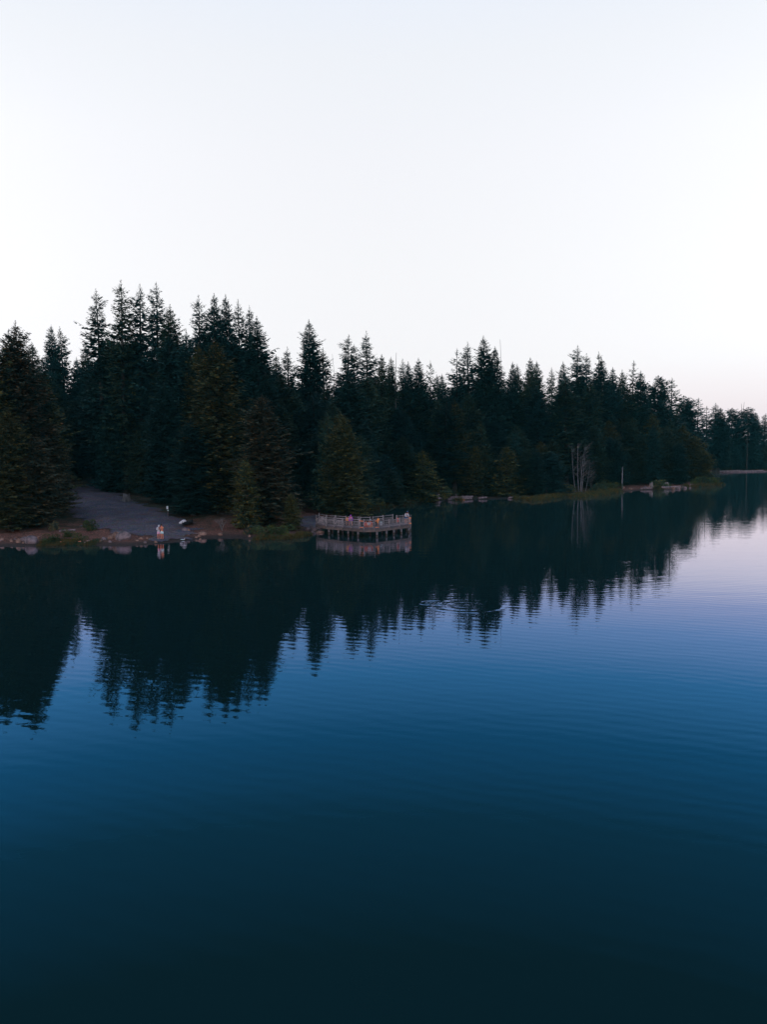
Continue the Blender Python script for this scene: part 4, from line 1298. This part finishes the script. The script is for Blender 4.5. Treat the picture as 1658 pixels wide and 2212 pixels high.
    if top:
        ks = ['waist', 'chest', 'neck', 'shL', 'shR', 'pelvis']; ed = [(0, 1), (1, 2), (1, 3), (1, 4), (0, 5)]; rf = [(.155, .125), (.18, .135), .07, .075, .075, (.17, .13)]
        if sleeves:
            ks += ['elL', 'wrL', 'elR', 'wrR']; ed += [(3, 6), (6, 7), (4, 8), (8, 9)]; rf += [.06, .045, .06, .045]
        else:
            ks += [tuple(J_['shL'].lerp(J_['elL'], .5)), tuple(J_['shR'].lerp(J_['elR'], .5))]; ed += [(3, 6), (4, 7)]; rf += [.065, .065]
        cloth('shirt', top, ks, ed, rf)
    if bottom:
        ks = ['pelvis', 'hipL', 'hipR', tuple(J_['hipL'].lerp(J_['kneeL'], .75)), tuple(J_['hipR'].lerp(J_['kneeR'], .75)), 'waist']
        cloth('shorts', bottom, ks, [(0, 1), (1, 3), (0, 2), (2, 4), (0, 5)], [(.165, .13), .105, .105, .10, .10, (.15, .12)])
    if shoes:
        for s in 'LR':
            a, t = J_['ank' + s], J_['toe' + s]
            MB().tube([a + Vector((0, .05, -.05)), a + Vector((0, -.02, -.045)), t + Vector((0, -.02, 0))], [.045, .055, .04], 8).build('shoe', M[shoes], e, True)
    tag(e, label, 'person', group)
    return e


pL = on_ground(343.5, 1165.6); pR = on_ground(350.5, 1165.6)
person((pL[0], pL[1], max(pL[2], 0)), math.radians(28), 'person in white hooded top and pink shorts, left of the couple at the water',
       dict(neck=(0, -.03, 1.45), headb=(.02, -.07, 1.51), head=(.04, -.10, 1.59), crown=(.04, -.10, 1.69), _face=(.5, -.8, -.35),
            elL=(-.24, -.08, 1.14), wrL=(-.06, -.27, 1.22), haL=(.02, -.33, 1.25), elR=(.24, -.10, 1.15), wrR=(.14, -.30, 1.24), haR=(.10, -.36, 1.27)),
       top='white', bottom='pinkcloth', sleeves=True, hair=None, hood='white', scale=.97, shoes='white')
person((pR[0], pR[1], max(pR[2], 0)), math.radians(-22), 'bare-chested person in light blue shorts, right of the couple at the water',
       dict(head=(-.02, -.07, 1.61), headb=(-.01, -.04, 1.52), crown=(-.02, -.06, 1.70), _face=(-.4, -.85, -.35),
            elL=(-.27, -.14, 1.22), wrL=(-.12, -.33, 1.34), haL=(-.05, -.38, 1.36), elR=(.28, -.15, 1.24), wrR=(.08, -.34, 1.35), haR=(.02, -.38, 1.37)),
       bottom='bluecloth', hair='hair_dark', scale=1.02)
# what the couple looks at
pc = (np.array(pL) + np.array(pR)) / 2
cmo = MB(); cmo.box((0, 0, 0), (.15, .02, .08), 0, .006); co = cmo.build('phone', M['dark']); co.location = (pc[0], pc[1] - .39, max(pc[2], 0) + 1.36); co.rotation_euler = (.5, 0, 0)
tag(co, 'dark phone held up between the couple at the water', 'phone')
MB().tube([(.05, .010, .02), (.05, .016, .02)], [.012, .011], 10).build('lens', M['navy'], co)


def on_deck(x, d, dz=0.0): return tuple(Vector(at_x(x, d, DZ + dz)))


lean = dict(pelvis=(0, .12, .90), waist=(0, .02, 1.02), chest=(0, -.14, 1.18), neck=(0, -.24, 1.30), headb=(0, -.28, 1.35), head=(0, -.32, 1.44), crown=(0, -.33, 1.54),
            hipL=(-.10, .12, .87), hipR=(.10, .12, .87), kneeL=(-.11, .08, .48), kneeR=(.11, .05, .48), shL=(-.18, -.14, 1.26), shR=(.18, -.14, 1.26),
            elL=(-.24, -.32, 1.03), elR=(.24, -.32, 1.03), wrL=(-.08, -.48, .96), wrR=(.08, -.48, .96), haL=(-.02, -.53, .96), haR=(.02, -.54, .96), _face=(0, -1, -.3))
person(on_deck(878.5, 96.6), math.radians(15), 'person in white shirt leaning on the rail at the right end of the deck', lean, top='white', bottom='navy', hair='hair_dark', sleeves=True, shoes='dark')
person(on_deck(884.5, 97.3), math.radians(-40), 'person in dark clothes and blue cap at the far right corner of the deck', lean, top='dark', bottom='dark', hair='hair_dark', cap='navy', sleeves=True, shoes='dark')
sit = dict(pelvis=(0, .05, .52), waist=(0, .03, .66), chest=(0, -.02, .88), neck=(0, -.04, 1.06), headb=(0, -.06, 1.12), head=(0, -.08, 1.21), crown=(0, -.07, 1.31),
           hipL=(-.10, .02, .50), hipR=(.10, .02, .50), kneeL=(-.13, -.40, .50), kneeR=(.13, -.40, .50), ankL=(-.13, -.38, .10), ankR=(.13, -.42, .10), toeL=(-.14, -.53, .035), toeR=(.14, -.57, .035),
           shL=(-.18, -.02, .98), shR=(.18, -.02, .98), elL=(-.25, -.10, .74), elR=(.25, -.10, .74), wrL=(-.14, -.30, .60), wrR=(.14, -.30, .60), haL=(-.10, -.36, .58), haR=(.10, -.36, .58), _face=(0, -1, -.2))
person(on_deck(758.5, 95.2), 0, 'person in purple sitting on the bench near the deck\'s back rail', sit, top='purple', bottom='purple', hair='purple', sleeves=True, shoes='dark')
person(on_deck(751.2, 95.55), .1, 'person in orange sitting left of the purple one on the deck bench', sit, top='orange', bottom='dark', hair='hair_dark', scale=.9)
kid = dict(_face=(0, -1, -.1))
floor_sit = {k: ((v[0], v[1], v[2] - .40) if k[0] != '_' else v) for k, v in sit.items()}
floor_sit.update(kneeL=(-.17, -.30, .36), kneeR=(.17, -.30, .36), ankL=(-.10, -.46, .06), ankR=(.10, -.48, .06), toeL=(-.10, -.58, .03), toeR=(.10, -.60, .03))
person(on_deck(791.5, 92.6), .2, 'person in dark red crouching behind the centre rail of the deck', floor_sit, top='red', bottom='red', hair='hair_dark', sleeves=True)
person(on_deck(797.5, 92.4), 0, 'person in white top and red trousers, middle of the trio at the deck centre', floor_sit, top='white', bottom='red', hair='hair_dark')
person(on_deck(801.8, 92.7), -.3, 'person in orange-red with pale cap, right of the trio at the deck centre', floor_sit, top='red', bottom='orange', hair='hair_dark', cap='white')
person(on_deck(860, 95.0), 0, 'small child in red standing behind the right-hand rail', kid, top='red', bottom='red', hair='hair_dark', scale=.58)
person(on_deck(817.8, 94.3), .2, 'small child in orange near the gap in the back rail', kid, top='orange', bottom='orange', hair='hair_dark', scale=.62)
bp_ = on_deck(823.5, 95.2)
e = empty('cool_box', bp_)
MB().box((0, 0, .19), (.34, .26, .38), 0, .03).build('box_body', M['white'], e)
MB().box((0, 0, .415), (.36, .28, .065), 0, .015).build('lid', M['bluecloth'], e)
MB().tube([(-.18, 0, .38), (-.18, 0, .54), (.18, 0, .54), (.18, 0, .38)], [.012] * 4, 6).build('handle', M['white'], e)
tag(e, 'small white cool box on the deck beside the back rail gap', 'cool box')


# ------------------------------------------------------------------ ripple rings on the lake
def ripple(x, y, R, label, rings=4, amp=.004):
    p = on_plane(x, y, 0); nr, na = rings * 10, 72; V = [(0, 0, .006)]; F = []
    for i in range(1, nr + 1):
        r = R * i / nr; t = i / nr
        z = .004 + amp * (.5 + .5 * math.cos(2 * PI * rings * t + PI)) * sstep(0, .3, t) * (1 - sstep(.85, 1, t))
        for k in range(na):
            a = 2 * PI * k / na; V.append((r * math.cos(a), r * math.sin(a), float(z)))
    for k in range(na): F.append((0, 1 + k, 1 + (k + 1) % na))
    for i in range(nr - 1):
        for k in range(na):
            a = 1 + i * na; F.append((a + k, a + na + k, a + na + (k + 1) % na, a + (k + 1) % na))
    me = bpy.data.meshes.new('ripple'); me.from_pydata(V, [], F); me.update()
    for q in me.polygons: q.use_smooth = True
    o = link('water_ripple', me, M['water']); o.location = (p[0], p[1], 0)
    tag(o, label, 'ripple')


ripple(1350, 1214, .8, 'small ring ripple in the dark reflection right of the deck', 2, .0025)
ripple(1008, 1308, 2.6, 'wide ring ripple where the middle tree reflection meets the sky', 3, .004)
ripple(935, 1302, 1.0, 'ring ripple left of the wide one in the reflection edge', 3, .004)

# ------------------------------------------------------------------ evening air
hz = MB(); hz.box((0, 700, 33), (8300, 9500, 76))
ho = hz.build('haze', None); ho['kind'] = 'stuff'
hm = bpy.data.materials.new('evening_air'); hm.use_nodes = True; hm.node_tree.nodes.clear()
ou = hm.node_tree.nodes.new('ShaderNodeOutputMaterial'); pv = hm.node_tree.nodes.new('ShaderNodeVolumePrincipled')
pv.inputs['Color'].default_value = (.14, .80, 1.0, 1); pv.inputs['Density'].default_value = 7e-5
hm.node_tree.links.new(pv.outputs[0], ou.inputs['Volume']); ho.data.materials.clear(); ho.data.materials.append(hm)

# ------------------------------------------------------------------ sky and light
w = bpy.data.worlds.new('World'); SC.world = w; w.use_nodes = True
nt = w.node_tree; L = nt.links
bg = nt.nodes['Background']
SUN_EL, SUN_AZ = math.radians(3.0), math.radians(205)      # the afterglow is behind the camera, to the left
sky = nt.nodes.new('ShaderNodeTexSky'); sky.sky_type = 'NISHITA'; sky.sun_disc = False
sky.sun_elevation = SUN_EL; sky.sun_rotation = SUN_AZ; sky.air_density = 1.0; sky.dust_density = 1.5; sky.ozone_density = 2.0
tc = nt.nodes.new('ShaderNodeTexCoord')
sx = nt.nodes.new('ShaderNodeSeparateXYZ'); L.new(tc.outputs['Generated'], sx.inputs[0])
# thin bright veil over the dusk sky: brightness by elevation
rp = nt.nodes.new('ShaderNodeValToRGB'); e = rp.color_ramp.elements
stops = [(0.0, (.99, .86, .92)), (.05, (1.0, .91, .955)), (.11, (1.02, 1.0, 1.03)), (.22, (1.02, 1.01, 1.03)), (.34, (.995, .995, 1.03)), (.44, (.955, .975, 1.02)), (.52, (.90, .95, 1.05)), (.75, (.50, .58, .76)), (1.0, (.36, .44, .62))]
e[0].position = 0; e[0].color = (*stops[0][1], 1); e[1].position = 1; e[1].color = (*stops[-1][1], 1)
for p_, c_ in stops[1:-1]:
    q = e.new(p_); q.color = (*c_, 1)
L.new(sx.outputs['Z'], rp.inputs[0])
sc1 = nt.nodes.new('ShaderNodeVectorMath'); sc1.operation = 'SCALE'; sc1.inputs['Scale'].default_value = .25
L.new(sky.outputs[0], sc1.inputs[0])
sc2 = nt.nodes.new('ShaderNodeVectorMath'); sc2.operation = 'SCALE'; sc2.inputs['Scale'].default_value = 9.0
L.new(rp.outputs[0], sc2.inputs[0])
mz = nt.nodes.new('ShaderNodeMath'); mz.operation = 'MULTIPLY_ADD'; L.new(sx.outputs['X'], mz.inputs[0]); mz.inputs[1].default_value = .55; mz.inputs[2].default_value = .0
band = nt.nodes.new('ShaderNodeValToRGB'); be = band.color_ramp.elements; L.new(sx.outputs['Z'], band.inputs[0])
be[0].position = .05; be[0].color = (.25, .25, .25, 1); be[1].position = .52; be[1].color = (0, 0, 0, 1)
for p_, v_ in ((.14, 1.0), (.36, 1.0)):
    q = be.new(p_); q.color = (v_, v_, v_, 1)
mzb = nt.nodes.new('ShaderNodeMath'); mzb.operation = 'MULTIPLY'; L.new(mz.outputs[0], mzb.inputs[0]); L.new(band.outputs[0], mzb.inputs[1])
mz2 = nt.nodes.new('ShaderNodeMath'); mz2.operation = 'MULTIPLY_ADD'; L.new(mzb.outputs[0], mz2.inputs[0]); L.new(sx.outputs['X'], mz2.inputs[1]); mz2.inputs[2].default_value = 1.0
mz3 = nt.nodes.new('ShaderNodeMath'); mz3.operation = 'MINIMUM'; L.new(mz2.outputs[0], mz3.inputs[0]); mz3.inputs[1].default_value = 1.6
mz4 = nt.nodes.new('ShaderNodeMath'); mz4.operation = 'MULTIPLY'; L.new(mz3.outputs[0], mz4.inputs[0]); mz4.inputs[1].default_value = 9.0
L.new(mz4.outputs[0], sc2.inputs['Scale'])
ad = nt.nodes.new('ShaderNodeVectorMath'); ad.operation = 'ADD'
L.new(sc1.outputs[0], ad.inputs[0]); L.new(sc2.outputs[0], ad.inputs[1])
L.new(ad.outputs[0], bg.inputs['Color']); bg.inputs['Strength'].default_value = .1

sd = bpy.data.lights.new('sun', 'SUN'); sd.energy = .6; sd.angle = math.radians(25); sd.color = (1.0, .70, .52)
so = bpy.data.objects.new('sun', sd); COL.objects.link(so)
el = math.radians(10)
dirv = Vector((math.sin(SUN_AZ) * math.cos(el), math.cos(SUN_AZ) * math.cos(el), math.sin(el)))
so.rotation_euler = dirv.to_track_quat('Z', 'Y').to_euler()

SC.render.engine = 'CYCLES'
SC.cycles.max_bounces = 5; SC.cycles.volume_bounces = 0; SC.cycles.diffuse_bounces = 2; SC.cycles.glossy_bounces = 3
SC.render.resolution_x = 768; SC.render.resolution_y = 1024
SC.view_settings.view_transform = 'Standard'; SC.view_settings.look = 'None'
SC.view_settings.exposure = 0; SC.view_settings.gamma = 1
